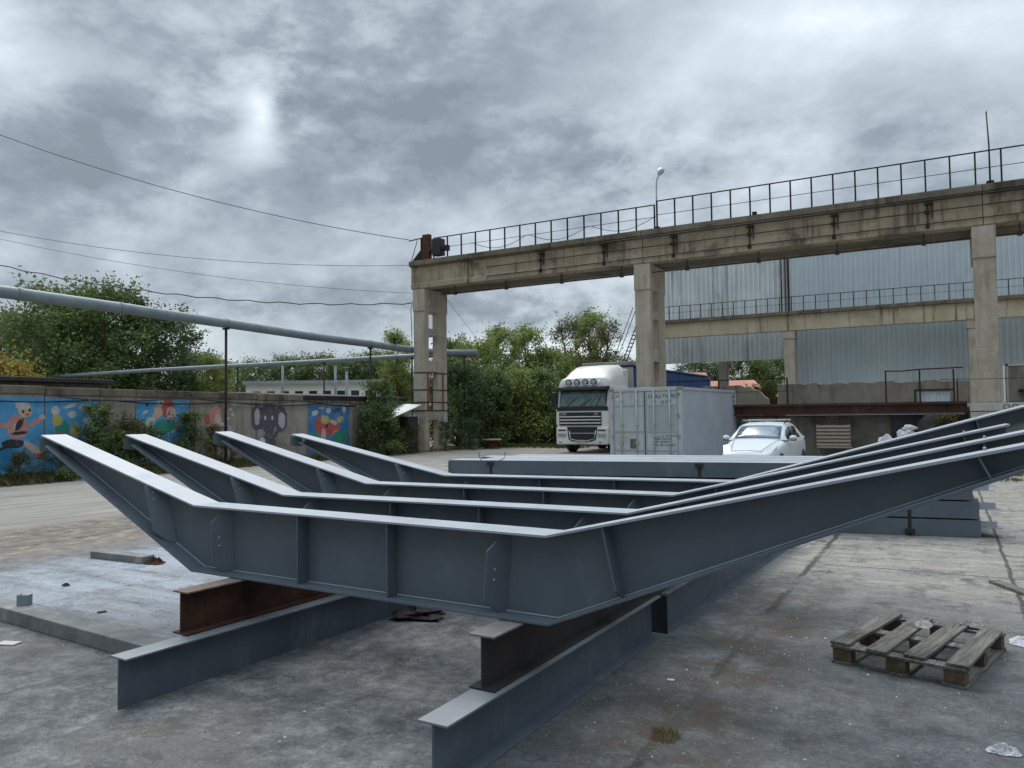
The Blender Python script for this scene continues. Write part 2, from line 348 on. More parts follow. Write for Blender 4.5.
def yard_mat():
    mt, nt, p = new_mat('worn_yard_concrete')
    v = wcoords(nt); sx = N(nt, 'ShaderNodeSeparateXYZ'); L(nt, v, sx.inputs[0]); X, Y = sx.outputs[0], sx.outputs[1]
    warp = noise(nt, .55, 5, .6, v)
    # base grit
    fine = noise(nt, 55, 6, .75, v); mid = noise(nt, 5, 10, .72, v); big = noise(nt, .7, 8, .62, v)
    c = ramp(nt, mid, [(.36,(.046,.049,.051)), (.46,(.092,.096,.099)), (.55,(.142,.146,.147)), (.66,(.245,.243,.236))])
    c = mix(nt, sm(nt, big, .50, .64), c, (.105,.106,.102))
    # pale concrete slabs to the far right
    xs = math_(nt, 'ADD', Y, math_(nt, 'MULTIPLY', warp, 5.0))
    pale = sm(nt, math_(nt, 'ADD', xs, math_(nt, 'MULTIPLY', X, .55)), 8.2, 11.5)
    pc = ramp(nt, noise(nt, 3, 9, .68, wcoords(nt, (.6, 2.2, 1))), [(.32,(.17,.157,.14)), (.66,(.33,.31,.28))])
    c = mix(nt, pale, c, pc)
    # whitish wash, drawn out along the travel direction
    st = noise(nt, 1.2, 8, .68, wcoords(nt, (.35, 2.6, 1)), .4)
    fx = math_(nt, 'ADD', X, math_(nt, 'MULTIPLY', warp, 2.0))
    zone = math_(nt, 'MULTIPLY', math_(nt, 'MULTIPLY', sm(nt, fx, -3.0, -5.2), sm(nt, math_(nt, 'ADD', Y, math_(nt, 'MULTIPLY', warp, 1.2)), 4.0, 5.4)), sm(nt, math_(nt, 'ADD', X, math_(nt, 'MULTIPLY', mid, 2.4)), -9.3, -7.0))
    wash = math_(nt, 'MULTIPLY', zone, sm(nt, st, .30, .60))
    c = mix(nt, math_(nt, 'MULTIPLY', wash, .85), c, (.34,.375,.42))
    # dark oily marks, brown dirt and painted girder shade
    oil = sm(nt, noise(nt, .9, 9, .7, v, .8), .585, .68)
    c = mix(nt, math_(nt, 'MULTIPLY', oil, math_(nt, 'SUBTRACT', 1.0, math_(nt, 'MULTIPLY', zone, .8))), c, (.062,.066,.068))
    br = sm(nt, noise(nt, 1.15, 10, .76, v, .3), .555, .66)
    c = mix(nt, math_(nt, 'MULTIPLY', br, .72), c, (.078,.064,.048))
    pt = sm(nt, noise(nt, .8, 10, .78, wcoords(nt, (1,1.3,1)), .2), .54, .62)
    c = mix(nt, math_(nt, 'MULTIPLY', pt, .45), c, (.165,.17,.172))
    shade_zone = math_(nt, 'MULTIPLY', sm(nt, math_(nt, 'ADD', X, math_(nt, 'MULTIPLY', warp, 1.5)), -2.2, -.9), sm(nt, math_(nt, 'ADD', Y, math_(nt, 'MULTIPLY', warp, 3)), 10.2, 7.6))  # broad diffuse shade beside the girders, put into the yard colour
    c = mix(nt, math_(nt, 'MULTIPLY', math_(nt, 'MULTIPLY', shade_zone, sm(nt, mid, .35, .60)), .55), c, (.072,.078,.084))
    # slab joints
    wob = math_(nt, 'MULTIPLY', math_(nt, 'SUBTRACT', noise(nt, 3, 5, .7, v), .5), .10)
    def joint(sock, at, w):
        d = math_(nt, 'ABSOLUTE', math_(nt, 'SUBTRACT', math_(nt, 'ADD', sock, wob), at)); return sm(nt, d, w, w*.3)
    jm = math_(nt, 'MULTIPLY', joint(X, -1.38, .045), sm(nt, noise(nt, 1.1, 6, .7, v), .40, .55))
    for a in (.515, 2.4, 4.3): jm = math_(nt, 'MAXIMUM', jm, joint(X, a, .028))
    for a in (3.2, 9.3, 15.4, 21.5): jm = math_(nt, 'MAXIMUM', jm, math_(nt, 'MULTIPLY', joint(Y, a, .028), sm(nt, X, -1.5, -1.3)))
    dirt = math_(nt, 'MULTIPLY', joint(X, -1.30, .50), sm(nt, noise(nt, 1.5, 12, .80, v), .44, .56))
    dirt = math_(nt, 'MULTIPLY', dirt, sm(nt, Y, 9.5, 6.5))
    c = mix(nt, math_(nt, 'MULTIPLY', dirt, .70), c, (.062,.048,.034))
    c = mix(nt, math_(nt, 'MULTIPLY', jm, .9), c, (.032,.029,.024))
    vo = N(nt, 'ShaderNodeTexVoronoi'); vo.feature = 'DISTANCE_TO_EDGE'; vo.inputs['Scale'].default_value = .42
    wv = N(nt, 'ShaderNodeVectorMath'); wv.operation = 'ADD'; L(nt, v, wv.inputs[0])
    nz = N(nt, 'ShaderNodeTexNoise'); nz.inputs['Scale'].default_value = 2.2; nz.inputs['Detail'].default_value = 7; L(nt, v, nz.inputs['Vector']); L(nt, nz.outputs['Color'], wv.inputs[1]); L(nt, wv.outputs[0], vo.inputs['Vector'])
    crack = math_(nt, 'MULTIPLY', sm(nt, vo.outputs['Distance'], .010, .002), sm(nt, noise(nt, .6, 4, .5, v), .48, .58))
    c = mix(nt, math_(nt, 'MULTIPLY', crack, .75), c, (.03,.028,.026))
    v2 = N(nt, 'ShaderNodeTexVoronoi'); v2.inputs['Scale'].default_value = .5; L(nt, wv.outputs[0], v2.inputs['Vector'])
    tone = N(nt, 'ShaderNodeSeparateXYZ'); L(nt, v2.outputs['Color'], tone.inputs[0])
    # tyre-swept streaks along the yard
    ty = sm(nt, noise(nt, 2.0, 8, .7, wcoords(nt, (3.2,.22,1)), .2), .56, .66)
    c = mix(nt, math_(nt, 'MULTIPLY', ty, .35), c, (.06,.062,.064))
    m2 = noise(nt, 2.1, 12, .82, v, .2)
    c = mix(nt, math_(nt, 'MULTIPLY', sm(nt, m2, .50, .40), .55), c, (.042,.045,.048))
    c = mix(nt, math_(nt, 'MULTIPLY', sm(nt, m2, .53, .64), .50), c, (.215,.22,.222))
    # grit
    c = mix(nt, math_(nt, 'MULTIPLY', sm(nt, fine, .55, .70), .50), c, (.28,.285,.29))
    c = mix(nt, math_(nt, 'MULTIPLY', sm(nt, fine, .46, .34), .7), c, (.035,.036,.037))
    med = noise(nt, 19, 8, .75, v)
    c = mix(nt, math_(nt, 'MULTIPLY', sm(nt, med, .47, .36), .5), c, (.055,.056,.056))
    c = mix(nt, math_(nt, 'MULTIPLY', sm(nt, med, .56, .68), .4), c, (.24,.245,.25))
    c = mix(nt, math_(nt, 'MULTIPLY', dirt, .42), c, (.062,.048,.034))
    wf = math_(nt, 'MULTIPLY', zone, sm(nt, noise(nt, 1.5, 12, .78, wcoords(nt, (.40, 2.8, 1)), .3), .43, .56))
    c = mix(nt, math_(nt, 'MULTIPLY', wf, .50), c, ramp(nt, fine, [(.35,(.16,.185,.215)), (.6,(.37,.41,.46))]))
    c = brown_strip(nt, v, c)
    L(nt, c, p.inputs['Base Color']); p.inputs['Specular IOR Level'].default_value = .3
    L(nt, ramp(nt, mid, [(.3,.72), (.7,.95)]), p.inputs['Roughness'])
    h = math_(nt, 'ADD', math_(nt, 'MULTIPLY', fine, .35), math_(nt, 'SUBTRACT', mid, math_(nt, 'MULTIPLY', jm, .8)))
    bump(nt, p, h, .55, .02)
    return mt
def road_mat():
    mt, nt, p = new_mat('dusty_road_concrete')
    v = wcoords(nt)
    c = ramp(nt, noise(nt, 1.4, 9, .66, wcoords(nt, (2.2,.25,1))), [(.34,(.165,.155,.138)), (.64,(.285,.27,.245))])
    c = mix(nt, sm(nt, noise(nt, 1.6, 9, .7, wcoords(nt, (2,.5,1))), .56, .68), c, (.15,.135,.112))
    c = mix(nt, math_(nt, 'MULTIPLY', sm(nt, noise(nt, 40, 6, .7, v), .55, .72), .4), c, (.36,.35,.33))
    c = brown_strip(nt, v, c)
    L(nt, c, p.inputs['Base Color']); p.inputs['Roughness'].default_value = .92; p.inputs['Specular IOR Level'].default_value = .2
    bump(nt, p, noise(nt, 6, 10, .75, v), .5, .03)
    return mt
def sheet(name, pts, z, mat, label=None):
    o = MB().add([(x,y,z) for x,y in pts], [tuple(range(len(pts)))]).build(name, mat)
    return tag(o, label, kind='structure')
sheet('ground', [(-1500,-1500),(1500,-1500),(1500,1500),(-1500,1500)], 0, ground_mat())
random.seed(3)
sheet('road', [(-21.7,-30)] + [(-21.7+random.uniform(-.25,.25), y) for y in range(-28, 66, 2)] + [(-21.7,80),(-12,80),(-11.2,34)] + [(-11.25+random.uniform(-.3,.3), y) for y in range(33,-29,-1)] + [(-11.2,-30)], .008, road_mat())
sheet('yard', [(-12.0+random.uniform(-.2,.2), y) for y in range(-20,29)] + [(-11,28.9),(2.3,28.9),(2.3,21.2),(4.5,20.8),(30,20.5),(30,-20)], .004, yard_mat())

# loose grit: small stones scattered over the yard surface (uncountable)
random.seed(11)
def stones(n, gen, smin, smax, mat, name, label):
    b = MB()
    for _ in range(n):
        x, y = gen(); s = random.uniform(smin, smax)*(random.random()**1.5*1.2+.4); a = random.uniform(0,6.28)
        h = s*random.uniform(.3,.7); vs = []
        for k in range(5):
            r_ = s*random.uniform(.6,1.1); vs.append((x+r_*math.cos(a+k*1.256), y+r_*math.sin(a+k*1.256), .003))
        vs.append((x+s*.2, y, .004+h))
        b.add(vs, [(k,(k+1)%5,5) for k in range(5)])
    o = b.build(name, mat); return tag(o, label, kind='stuff')
def near():
    r_ = 2.2+9*random.random()**1.6; a = TH + random.uniform(-R(42),R(42))
    return (-math.sin(a)*r_, math.cos(a)*r_)
M['stone'] = mat_var('grey_grit_stone', (.06,.062,.065), (.26,.26,.26), 25, .9, world=True)
M['chip'] = mat_var('white_grit_chip', (.30,.31,.32), (.52,.52,.52), 40, .9, world=True)
stones(9000, near, .003, .010, M['stone'], 'gravel', 'loose grey grit scattered over the dark yard concrete')
stones(650, near, .003, .012, M['chip'], 'gravel', 'small white chips sprinkled over the dark yard concrete')

# ================================================================== STEEL GIRDERS
def plate(b, zt, zb_, xt, xb, w0, w1, cut_t=0, cut_b=0, th=.010, skew=0):
    """plate standing from bottom flange at xb to top flange at xt, from the web out to w0; skew leans its outer edge towards -x"""
    t = .014
    pts = [(w1,0),(w0+cut_b*.5,0),(w0,cut_b),(w0,1-cut_t),(w0+cut_t*.35,1),(w1,1)]
    vs = []
    for sgn in (-.5,.5):
        for y, k in pts:
            dx = -skew*abs(y)/.13
            zt_, zl = zt(xt+dx)-t-.002, zb_(xb+dx)+t+.002
            vs.append((xb+(xt-xb)*k + dx + sgn*th, y, zl+(zt_-zl)*k))
    n = len(pts)
    b.add(vs, [tuple(range(n)), tuple(range(2*n-1,n-1,-1))] + [(i,i+n,(i+1)%n+n,(i+1)%n) for i in range(n)])
def make_girder(label, loc, rz, tl=(-2.0,.975), slope=.241, end=5.25):
    g = thing('bent_girder', label, 'girder', loc, rz, 'bent grey girders lying side by side')
    t = .014
    TOP = [tl,(0,.485),(2.98,.475),(end,.475+slope*(end-2.98))]
    BOT = [(tl[0]+.11,tl[1]-.105),(0,0),(3.0,0),(end,.475+slope*(end-2.98)-.095)]
    def ev(P, x):
        for (a,za),(b,zb) in zip(P,P[1:]):
            if x <= b: return za+(zb-za)*(x-a)/(b-a)
        return P[-1][1]
    zt = lambda x: ev(TOP, x)
    zb_ = lambda x: ev(BOT, x)
    MB().strip(TOP, -.11, .11, t).build('top_flange', M['paint_lit'], g, .0015)
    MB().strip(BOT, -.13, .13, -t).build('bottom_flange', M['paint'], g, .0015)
    x0 = tl[0]+.11
    xs = [x0,-1.5,-1,-.5,0,1,2,2.98,3.0,3.5,4,4.5,5.0,end-.01]
    vs = []; n = len(xs)
    for y in (-.005,.005):
        vs += [(x,y,zb_(x)+t*.9) for x in xs] + [(x,y,zt(x)-t*.9) for x in xs]
    fs = []
    for i in range(n-1):
        fs += [(i,i+1,n+i+1,n+i), (2*n+i, 3*n+i, 3*n+i+1, 2*n+i+1)]
    fs += [(0,n,3*n,2*n), (n-1,3*n-1,4*n-1,2*n-1)]
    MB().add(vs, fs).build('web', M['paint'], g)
    MB().tube([(x,-.008,zb_(x)+t+.004) for x in xs], .004, 6).build('weld_seam', M['paint_lit'], g)
    for xt, xb, ct, cb, sk in ((-.48,-.34,.03,.12,.115),(.31,.33,.22,.12,.10),(1.08,1.08,0,0,0),(1.86,1.86,0,0,0),(2.71,2.67,.22,.14,.09),(3.31,3.39,0,.12,0),(4.98,5.02,0,0,0)):
        for side in (-1,1):
            b = MB(); plate(b, zt, zb_, xt, xb, -.125 if sk else -.10, -.006, ct, cb, skew=sk*(1 if side<0 else -1))
            if side == 1: b.v = [(x,-y,z) for x,y,z in b.v]
            pl = b.build('stiffener', M['paint'], g, .001)
            if sk and side == -1:
                for dk in (0,.12):
                    k = (.74 if xt < 0 else .42)+dk; y = -.085; dx = -sk*.085/.13
                    x = xb+(xt-xb)*k+dx; z = zb_(xb+dx)+(zt(xt+dx)-zb_(xb+dx))*k
                    hb = MB(); xo = x+.0062
                    hb.add([(xo, y+.009*math.cos(c_*.7854), z+.009*math.sin(c_*.7854)) for c_ in range(8)] + [(xo+.003, y+.008*math.cos(c_*.7854), z+.008*math.sin(c_*.7854)) for c_ in range(8)], [tuple(range(8)), tuple(range(15,7,-1))] + [(c_,(c_+1)%8,(c_+1)%8+8,c_+8) for c_ in range(8)])
                    hb.build('lit_bolt_hole', M['cream'], pl)  # pale raised disc painted for the brightness seen in a hole
    e = MB(); plate(e, lambda x: tl[1]-.014, lambda x: tl[1]-.16, tl[0]+.07, tl[0]+.07, -.125, -.004, 0, .1, skew=.075); e.build('end_plate_or_gap_shade', M['paint'], g, .001)
    e = MB(); e.cbox((tl[0]+.30,.16,tl[1]-.14),(.09,.12,.010)); e.build('lug', M['paint_lit'], g)
    e = MB(); e.cbox((5.0,.075,zt(5.0)+.006),(.010,.07,.012)); e.build('lug', M['paint_lit'], g)
    return g
ZG = .598
make_girder('bent steel girder nearest the viewer, its whole dark web in view', (-4.87,3.92,ZG), R(-2.3), (-2.15,.995), .235, 5.2)
make_girder('bent steel girder directly behind the nearest one', (-4.82,4.741,ZG), R(2.27), (-1.985,.98))
make_girder('third bent steel girder, between the second and the farthest', (-4.893,5.862,ZG), R(3.36), (-1.985,.98))
make_girder('bent steel girder farthest back, closest to the strapped beam stack', (-4.74,6.95,ZG), R(8.0), (-1.98,.93), .285, 5.75)

# ------------------------------------------------------------------ supporting I-beams
def ibeam(name, label, loc, rz, length, h, w, mt, mtop, group, tilt=0, cat='steel beam', tf=.011, tw=.008):
    g = thing(name, label, cat, loc, rz, group)
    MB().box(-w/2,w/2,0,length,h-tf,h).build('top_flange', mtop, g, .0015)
    MB().box(-tw/2,tw/2,.002,length-.002,tf,h-tf).build('web', mt, g)
    MB().box(-w/2,w/2,0,length,0,tf).build('bottom_flange', mt, g, .0015)
    if 'butted' in label: MB().box(-w/2+.002,w/2-.002,-.010,-.001,.0,h-.02).build('end_plate_or_gap_shade', M['plastic'], g)  # black sheet added so the gap between the butted beams looks shaded
    return g
gl = 'timber-like bearer beams carrying the girders'
gl = 'bearer beams carrying the girders'
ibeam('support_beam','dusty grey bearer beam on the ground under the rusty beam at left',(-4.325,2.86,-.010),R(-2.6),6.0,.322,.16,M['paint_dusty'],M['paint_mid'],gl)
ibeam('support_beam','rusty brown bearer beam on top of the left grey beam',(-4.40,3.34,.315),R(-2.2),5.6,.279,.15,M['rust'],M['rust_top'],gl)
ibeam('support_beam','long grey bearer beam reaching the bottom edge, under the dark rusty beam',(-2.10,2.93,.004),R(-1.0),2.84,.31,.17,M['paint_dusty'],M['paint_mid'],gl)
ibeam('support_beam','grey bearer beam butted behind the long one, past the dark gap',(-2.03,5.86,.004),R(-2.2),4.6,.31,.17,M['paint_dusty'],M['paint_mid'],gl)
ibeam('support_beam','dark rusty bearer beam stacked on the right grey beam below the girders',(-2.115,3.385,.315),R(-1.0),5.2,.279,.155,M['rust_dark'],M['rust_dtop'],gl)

# ------------------------------------------------------------------ strapped stack of beams behind
SA = R(9.8); SX, SY = -7.35, 10.72
def stackpt(a, b, z): return (SX + a*math.cos(SA) - b*math.sin(SA), SY + a*math.sin(SA) + b*math.cos(SA), z)
LAYER = ['bottom','second lowest','third','top']; ROW = ['front row','second row','third row','rear row']
def lying_beam(label, a0, a1, b, z, w):
    g = thing('steel_beam', label, 'steel beam', stackpt(a0,b,z), SA, 'beams in the strapped stack')
    ln = a1-a0; hh = .226
    MB().box(0,ln,0,.012,0,hh).build('flange', M['paint'], g, .0015)
    MB().box(0,ln,w-.012,w,0,hh).build('flange', M['paint'], g, .0015)
    MB().box(.0,ln,.012,w-.012,0,.010).build('cover_plate', M['paint'], g)
    MB().box(.0,ln,.012,w-.012,hh-.010,hh-.001).build('cover_plate', M['paint_lit'], g)
    MB().box(ln-.4,ln+.26,.016,w-.016,.125,.135).build('web', M['paint_lit'], g)
    MB().box(ln+.004,ln+.20,.05,.06,.136,.215).build('fin_plate', M['paint_lit'], g)
    MB().box(-.012,0,-.01,w,.02,hh-.02).build('end_plate_or_gap_shade', M['paint'], g)
    MB().box(-.09,-.013,.05,w-.05,.12,.135).build('fin_plate', M['paint_lit'], g)
    return g
for i in range(4):
    z = .008+i*.248
    for r_ in range(4):
        w = .46
        lying_beam('grey steel beam in the %s layer and %s of the strapped stack' % (LAYER[i], ROW[r_]), (0,.12,.0,.05)[i]+(.0,.45,.2,.6)[r_], (7.80,7.79,7.72,7.55)[i]-(.0,.10,.05,.15)[r_], r_*(w+.035), z, w)
    for a in (.9, 4.2, 7.1):
        if i:
            p = stackpt(a,-.0,0)
            tag(MB().box(-.03,.03,.02,1.9,-.0205,-.0015).build('spacer_batten', M['black'], None, loc=(p[0],p[1],z), rz=SA),
                'dark batten between the %s layers of the strapped stack, %s' % (('two lowest','two middle','two top')[i-1], {.9:'left end',4.2:'middle',7.1:'right end'}[a]), 'batten', 'battens in the strapped stack')
for a, lb in ((.80,'near its left end'),(4.15,'near its middle'),(6.95,'near its right end')):
    p = stackpt(a,0,0)
    b = MB(); b.box(-.022,.022,-.006,-.002,.004,.968); b.box(-.022,.022,1.945,1.949,.004,.968); b.box(-.022,.022,-.006,1.949,.970,.974)
    g = thing('strap', 'black lashing strap round the stacked beams '+lb, 'strap', (p[0],p[1],0), SA, 'straps round the beam stack')
    b.build('webbing', M['black'], g); MB().box(-.06,.06,-.035,-.007,.90 if a<6 else .03,.965 if a<6 else .10).build('ratchet', M['black'], g, .004)
for a, lb in ((.62,'left'),(.98,'right')):
    p = stackpt(a,.05,.966)
    tag(MB().tube([(0,0,0),(-.03,.0,.05),(-.05,0,.12),(-.055,.01,.15)] if lb=='left' else [(-.08,0,.004),(.0,0,.02),(.05,0,.06),(.055,0,.15)], .006, 6).build('wire_hook', M['darkrust'], None, loc=p, rz=SA),
        'bent wire sticking up from the strapped stack, the %s one' % lb, 'wire', 'bent wires on the beam stack')

# ------------------------------------------------------------------ foreground bits
g = thing('concrete_bar','long grey concrete bar lying at the left below the wash marks','concrete bar',(-7.9,3.80,.004),R(-3.9))
MB().box(0,3.40,-.11,.09,0,.118).build('bar_body', M['concrete_bar'], g, .008)
tag(MB().box(-.05,.05,-.004,.004,0,.09).box(-.05,-.042,.004,.06,0,.09).box(.042,.05,.004,.06,0,.09).box(-.05,.05,-.004,.06,0,.004).build('metal_bracket', M['pipe'], None, .001, loc=(-7.02,3.755,.123), rz=R(28)),
    'small square dark metal bracket standing on the concrete bar', 'bracket')
g = thing('concrete_post','short pale concrete post lying on the white-stained ground','concrete post',(-9.35,5.80,.004),R(2))
MB().box(0,.98,0,.17,0,.085).build('post_body', M['concrete_bar'], g, .008)
def crumple(name, label, cat, mat, loc, w, d, h, seed, n=26, rz=0):
    from mathutils import noise as mn
    vs = []
    for i in range(n+1):
        for j in range(n+1):
            u, v = i/n*2-1, j/n*2-1; a = math.atan2(v,u); ed = 1+.30*mn.noise(Vector((math.cos(a)*1.3+seed, math.sin(a)*1.3, seed*.7)))
            rr_ = max(abs(u),abs(v)); q = rr_/max(1e-6,math.hypot(u,v)) if rr_ > 0 else 1
            x, y = u*q*ed*w/2, v*q*ed*d/2
            f1 = 1-abs(mn.noise(Vector((u*1.7+seed,v*1.7,seed*1.3))))*2.2; f2 = 1-abs(mn.noise(Vector((u*4+seed,v*4,seed*2.1))))*2
            fall = (1-min(1,rr_)**2.4)
            vs.append((x+.04*w*mn.noise(Vector((u*6,v*6,seed))), y+.04*d*mn.noise(Vector((u*6,v*6,seed+9))), .003+h*max(.02,fall*(.62*f1+.38*f2)+.06*f2)))
    fs = [(i*(n+1)+j,(i+1)*(n+1)+j,(i+1)*(n+1)+j+1,i*(n+1)+j+1) for i in range(n) for j in range(n)]
    o = MB().add(vs, fs).build(name, mat, None, loc=loc, rz=rz)
    s = o.modifiers.new('thick','SOLIDIFY'); s.thickness = .003; s.offset = 0
    return tag(o, label, cat)
crumple('brick_rubble','reddish-brown rubble heap at the end of the short concrete post','rubble',M['rust'],(-8.26,5.92,.0),.24,.20,.09,5)
crumple('paper_scrap','crumpled dirty white paper at the bottom right corner','paper',M['paper'],(.20,4.60,.003),.15,.09,.05,8, rz=.4)
crumple('cloth_scrap','white cloth lying on the concrete right of the pallet','cloth',M['paper'],(.46,6.80,.003),.26,.26,.05,9)
crumple('rubble_scrap','small dark lump on the pale wash in front of the concrete post','debris',M['darkrag'],(-8.02,4.72,.003),.10,.06,.03,12)
tag(MB().cbox((0,0,.008),(.16,.09,.010),R(20)).build('tile_fragment', M['cream'], None, .003, loc=(-6.35,3.30,.002)), 'flat pale tile fragment in front of the concrete bar', 'fragment')
tag(MB().cbox((0,0,.008),(.07,.05,.010),R(70)).build('tile_fragment', M['rust'], None, .003, loc=(-6.62,4.22,.002)), 'small brownish fragment just behind the concrete bar', 'fragment')
tag(MB().cbox((0,0,.006),(.05,.035,.008),R(10)).build('stone_chip', M['chip'], None, .004, loc=(-1.60,4.85,.002)), 'single white stone beside the long grey bearer beam', 'stone')
g = thing('wooden_plank','weathered grey plank lying at the right edge behind the pallet','plank',(.30,8.98,.004),R(-62))
MB().box(0,1.4,0,.11,0,.03).build('plank_body', M['wood'], g, .003)
# weed tuft in the joint
def blades(b, cx, cy, n, spread, h, w=.004, z=0):
    for _ in range(n):
        a = random.uniform(0,6.28); r_ = spread*math.sqrt(random.random()); x, y = cx+r_*math.cos(a), cy+r_*math.sin(a)
        hh = h*random.uniform(.4,1); l = random.uniform(.1,.7)*hh; a2 = random.uniform(0,6.28); dx, dy = math.cos(a2), math.sin(a2)
        b.add([(x-dy*w,y+dx*w,z),(x+dy*w,y-dx*w,z),(x+dx*l*.5+dy*w*.7,y+dy*l*.5-dx*w*.7,z+hh*.7),(x+dx*l,y+dy*l,z+hh)],[(0,1,2),(0,2,3)])
b = MB(); blades(b,0,0,230,.085,.045,.0020); tag(b.build('weed_tuft', M['leaf_dry'], None, loc=(-1.36,4.00,.003)), 'small dry weed tuft in the slab joint near the bottom edge', 'weed')
b = MB(); blades(b,0,0,70,.10,.03,.0022); tag(b.build('weed_tuft', M['leaf_dry'], None, loc=(-3.35,4.35,.003)), 'flattened brown weed tuft between the two bearer stacks', 'weed')

# pallet
def make_pallet(label, loc, rz, w=.82, ln=1.08, missing=(2,), rx=None):
    g = thing('pallet', label, 'pallet', loc, rz)
    for x in (.0, w/2-.07, w-.14):
        xx = x
        MB().box(xx,xx+.14,0,ln,0,.02).build('bottom_board', M['wood'], g, .002)
        for y in (0, ln/2-.05, ln-.10): MB().box(xx+.01,xx+.13,y+.004,y+.096,.022,.100).build('block', M['wood_end'], g, .004)
    for y in (0, ln/2-.05, ln-.10): MB().box(0,w,y,y+.10,.102,.122).build('cross_board', M['wood'], g, .002)
    xs = [0,.228,.460,.692]
    for i, x in enumerate(xs):
        if i in missing: continue
        wd = .128
        MB().cbox((x+wd/2, ln/2+random.uniform(-.02,.02), .134),(wd,ln+random.uniform(-.06,.02),.02),R(random.uniform(-1.5,1.5))).build('deck_board', M['wood'], g, .002)
    return g
make_pallet('broken grey wooden pallet lying flat on the slabs at right',(-.745,5.70,.004),R(-14), missing=())
crumple('cloth_strip','grey torn cloth caught on the deck of the flat pallet','rag',M['ragg'],(-.20,6.42,.148),.12,.24,.02,21)
crumple('plastic_scrap','clear crumpled plastic on the far edge of the flat pallet','plastic',M['ragg'],(.10,6.58,.148),.16,.09,.025,23)

# ================================================================== GANTRY (crane runway)
gA = 'concrete columns of the near crane runway'
def col_front(name, x0, label, boxes=False, niche=False):
    w = .66; g = thing(name, label, 'column', (x0,30.0,0), 0, gA)
    MB().box(0,w,0,.34,0,6.78).box(.03,w-.03,-.03,0,0,3.75).build('front_branch', M['concrete_col'], g, .02)
    MB().box(w-.30,w,1.06,1.88,0,6.78).build('rear_branch', M['concrete_col'], g, .02)
    MB().box(-.02,w+.02,-.035,1.92,6.78,7.86).build('column_head', M['concrete_col'], g, .02)
    for z0, z1 in ((1.53,2.0),(3.85,4.4),(5.6,5.97)):
        MB().box(.02,w-.02,.342,1.058,z0,z1).build('crossbar', M['concrete_col'], g, .015)
    if boxes:
        for z in (1.95,2.35,2.95,3.78):
            MB().box(-.015,w+.015,-.05,-.033,z,z+.05).box(w+.003,w+.018,-.05,1.90,z,z+.05).build('steel_band', M['darkrust'], g)
        for y in (.18,1.45): MB().box(w+.004,w+.05,y,y+.05,2.0,3.78).build('steel_rod', M['red'], g)
    return g
colA = col_front('gantry_column', -22.42, 'concrete column carrying the free left end of the near runway', True)
colB = col_front('gantry_column', -11.10, 'concrete column of the near runway rising behind the container')
colC = col_front('gantry_column', .89, 'concrete column of the near runway standing on the dock at right')
tag(MB().box(0,.34,-.10,0,0,.42).box(.02,.32,-.11,-.10,.02,.40).build('electric_box', M['elbox'], None, .006, loc=(-22.40,29.93,1.32)), 'pale electric box on the front of the left gantry column', 'electric box')
tag(MB().box(0,.10,0,.3,0,.5).build('electric_box', M['elbox'], None, .006, loc=(-21.74,31.4,1.32)), 'narrow electric box on the right side of the left gantry column', 'electric box')
ZB0, ZB1 = 7.87, 9.20
spans = [(-22.53,-10.72,'left span of the near concrete crane runway, over the truck'),(-10.70,1.21,'middle span of the near concrete crane runway, in front of the cladding'),(1.23,13.2,'right span of the near concrete crane runway, cut by the picture edge')]
for x0, x1, lb in spans:
    g = thing('crane_beam', lb, 'concrete beam', (x0,30.0,ZB0), 0, 'spans of the near crane runway'); ln = x1-x0; h = ZB1-ZB0
    MB().prism([(-.02,0),(.50,0),(.50,h-.30),(-.02,h-.30),(-.02,.30),(-.06,.22),(-.06,.02)], 'x', 0, ln).build('girder_web', M['concrete'], g, .015)
    MB().box(0,ln,1.93,2.35,0,h-.30).build('rear_girder', M['concrete'], g, .015)
    MB().box(0,ln,.502,1.928,.03,.15).build('soffit_slab', M['concrete_dark'], g)  # darker concrete here paints in the shade of the underside
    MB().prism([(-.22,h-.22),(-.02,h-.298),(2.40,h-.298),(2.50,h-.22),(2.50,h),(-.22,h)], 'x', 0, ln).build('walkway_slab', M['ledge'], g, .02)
    x = 1.1
    while x < ln-.4:
        MB().box(x,x+.05,-.06,-.0205,.31,h-.30).build('formwork_rib', M['concrete'], g); x += 2.35
    MB().box(0,ln,.3,.42,h,h+.14).build('crane_rail', M['darkrust'], g)
# conduits with brackets
g = thing('conduit_run','two thin conduits and black brackets along the face of the near runway','conduit',(-18.2,29.9,8.0)); 
b = MB(); b.tube([(0,0,.08),(31,0,.14)], .02, 6); b.build('conduit', M['red_iron'], g)
b = MB(); b.tube([(0,0,.50),(31,0,.56)], .02, 6); b.build('conduit', M['red_iron'], g)
b = MB(); b.tube([(4.8,-.16,.88),(31,-.16,.90)], .024, 6); b.build('conduit', M['cable'], g)
x = 2.8
while x < 31:
    hb = MB(); hb.box(x-.07,x+.05,-.05,.05,-.02,.12); hb.box(x-.02,x+.02,.0,.05,-.05,.86); hb.box(x+.12,x+.15,.01,.05,.30,.84); hb.box(x-.09,x+.06,-.06,.05,.46,.57); hb.box(x-.09,x+.17,-.08,.05,.76,.84)
    hb.build('bracket', M['darkrust'], g); x += 3.0
g = thing('trolley_wire','thin current rail hung on small black hangers below the near runway','current rail',(-21.0,30.25,7.52))
MB().tube([(0,0,0),(33,0,0)], .03, 6).build('rail_wire', M['cable'], g)
x = .85
while x < 33: MB().box(x-.07,x+.07,-.06,.06,-.08,.09).box(x-.02,x+.02,-.015,.015,.09,.345).build('hanger', M['plastic'], g); x += 2.8
